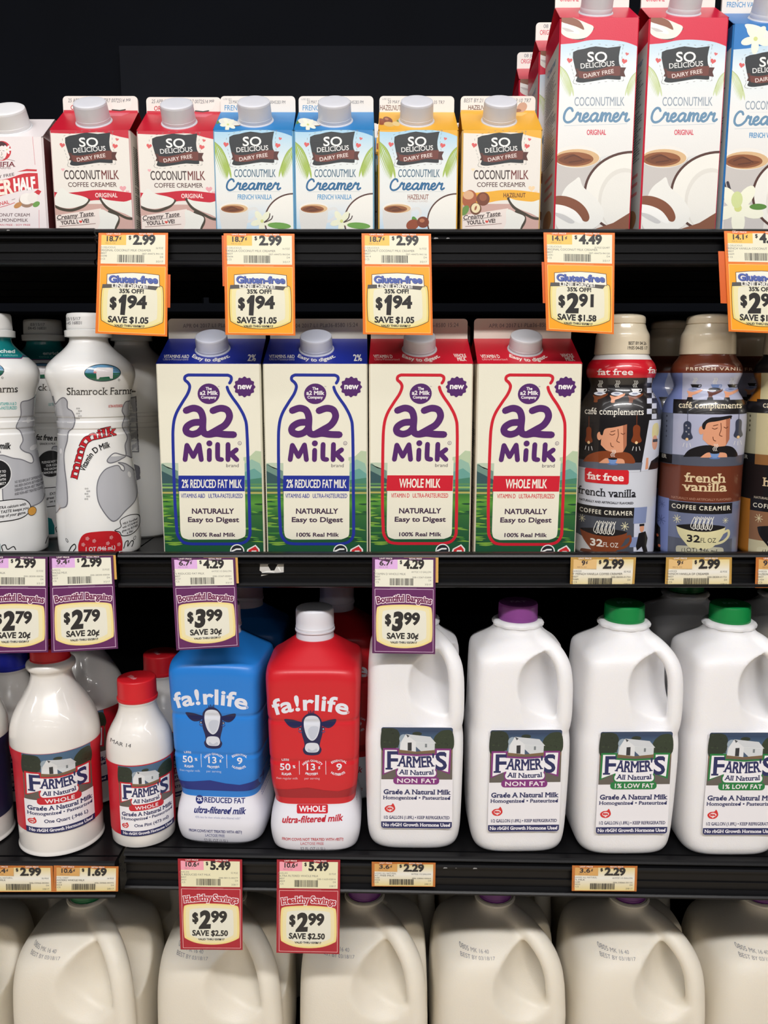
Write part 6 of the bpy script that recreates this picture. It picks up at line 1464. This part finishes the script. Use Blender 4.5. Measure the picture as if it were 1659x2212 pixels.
gc2 = superellipsoid((.016, -.092, zn - .050), (.048, .034, .054), 2.1, Matrix.Rotation(R(25), 3, 'Z'))
ggrip = tube([(.016, zn - .003), (.040, zn - .009), (.066, zn - .025), (.080, zn - .048), (.0850, zn - .085), (.0850, zn - .115), (.074, zn - .150)], (.0100, .0125))
gv, gf_ = jug_mesh(gk, [gc1, gc2], .0024, 8, GJ, ggrip)
def gallon(label, loc, rotz, capcol, group='gallon jugs on the bottom shelf'):
    t = thing('milk_jug', label, 'jug', loc, rotz, group)
    b = MB(); b.add(gv, gf_, C(GJ), M_HDPE, True)
    bv = b.bvh(); a = Art(); g = (150, 150, 158)
    a.text('0805 MK 16 40', 0, 0, 9, g, al='l', w=82); a.text('BEST BY 03/18/17', 0, 16, 9, g, al='l', w=98); a.face = Vector((0, -1, .3))
    a.emit(b, on_surface(bv, lambda x, y: (-.046 + x*.00038, zs + .016 - y*.00028)), M_HDPE)
    b.build('jug_body', t, sharp=180)
    b = MB(); r_ = [(zs + .046, .0215), (zs + .0475, .0232), (zs + .0495, .0232), (zs + .051, .0215)]
    b.loft([(z, r, r, 2, GJ, 0, 0) for z, r in r_], M_HDPE, 60, False, False); b.build('neck_ring', t)
    c = cap_mesh(.0195, .018, capcol, N=60, rib=.008).build('cap', t); c.location = (0, 0, zs + .0505)
    return t
Yg = .803 + .0755
gx = lambda px, Y=Yg: un(px, 2110, .815)[0]
GP, GG = (110, 40, 130), (16, 120, 70)
g1 = gallon('gallon jug with green cap at the left, under the $1.69 label', (gx(152), Yg, Z4), R(-3), GG)
gp = gallon('gallon jug with purple cap right of the second red tag', (gx(785), Yg + .003, Z4), R(-1), GP)
dup(g1, (gx(470), Yg, Z4), R(-2), 'gallon jug partly covered by the first red sale tag')
dup(gp, (gx(1083), Yg + .001, Z4), R(2), 'gallon jug with purple cap left of the green-capped jugs\' label')
dup(gp, (gx(1389), Yg, Z4), R(1), 'gallon jug with purple cap under the $2.29 label of the green-capped jugs')
dup(gp, (gx(1690), Yg, Z4), R(2), 'gallon jug cut off by the right edge of the view')
dup(g1, (gx(-160), Yg, Z4), R(-2), 'gallon jug cut off by the left edge of the view')
for px, src, nm in ((152, g1, 'green-capped one at the left'), (470, g1, 'one under the first red tag'), (785, gp, 'one right of the second red tag'), (1083, gp, 'middle purple-capped one'), (1389, gp, 'purple-capped one under the $2.29 label'), (-160, g1, 'one cut off at the left')):
    dup(src, (gx(px) + .018, Yg + .165, Z4), 0, 'gallon jug in shade behind the ' + nm)
bpy.data.objects.remove(_fo); bpy.data.curves.remove(_fc)
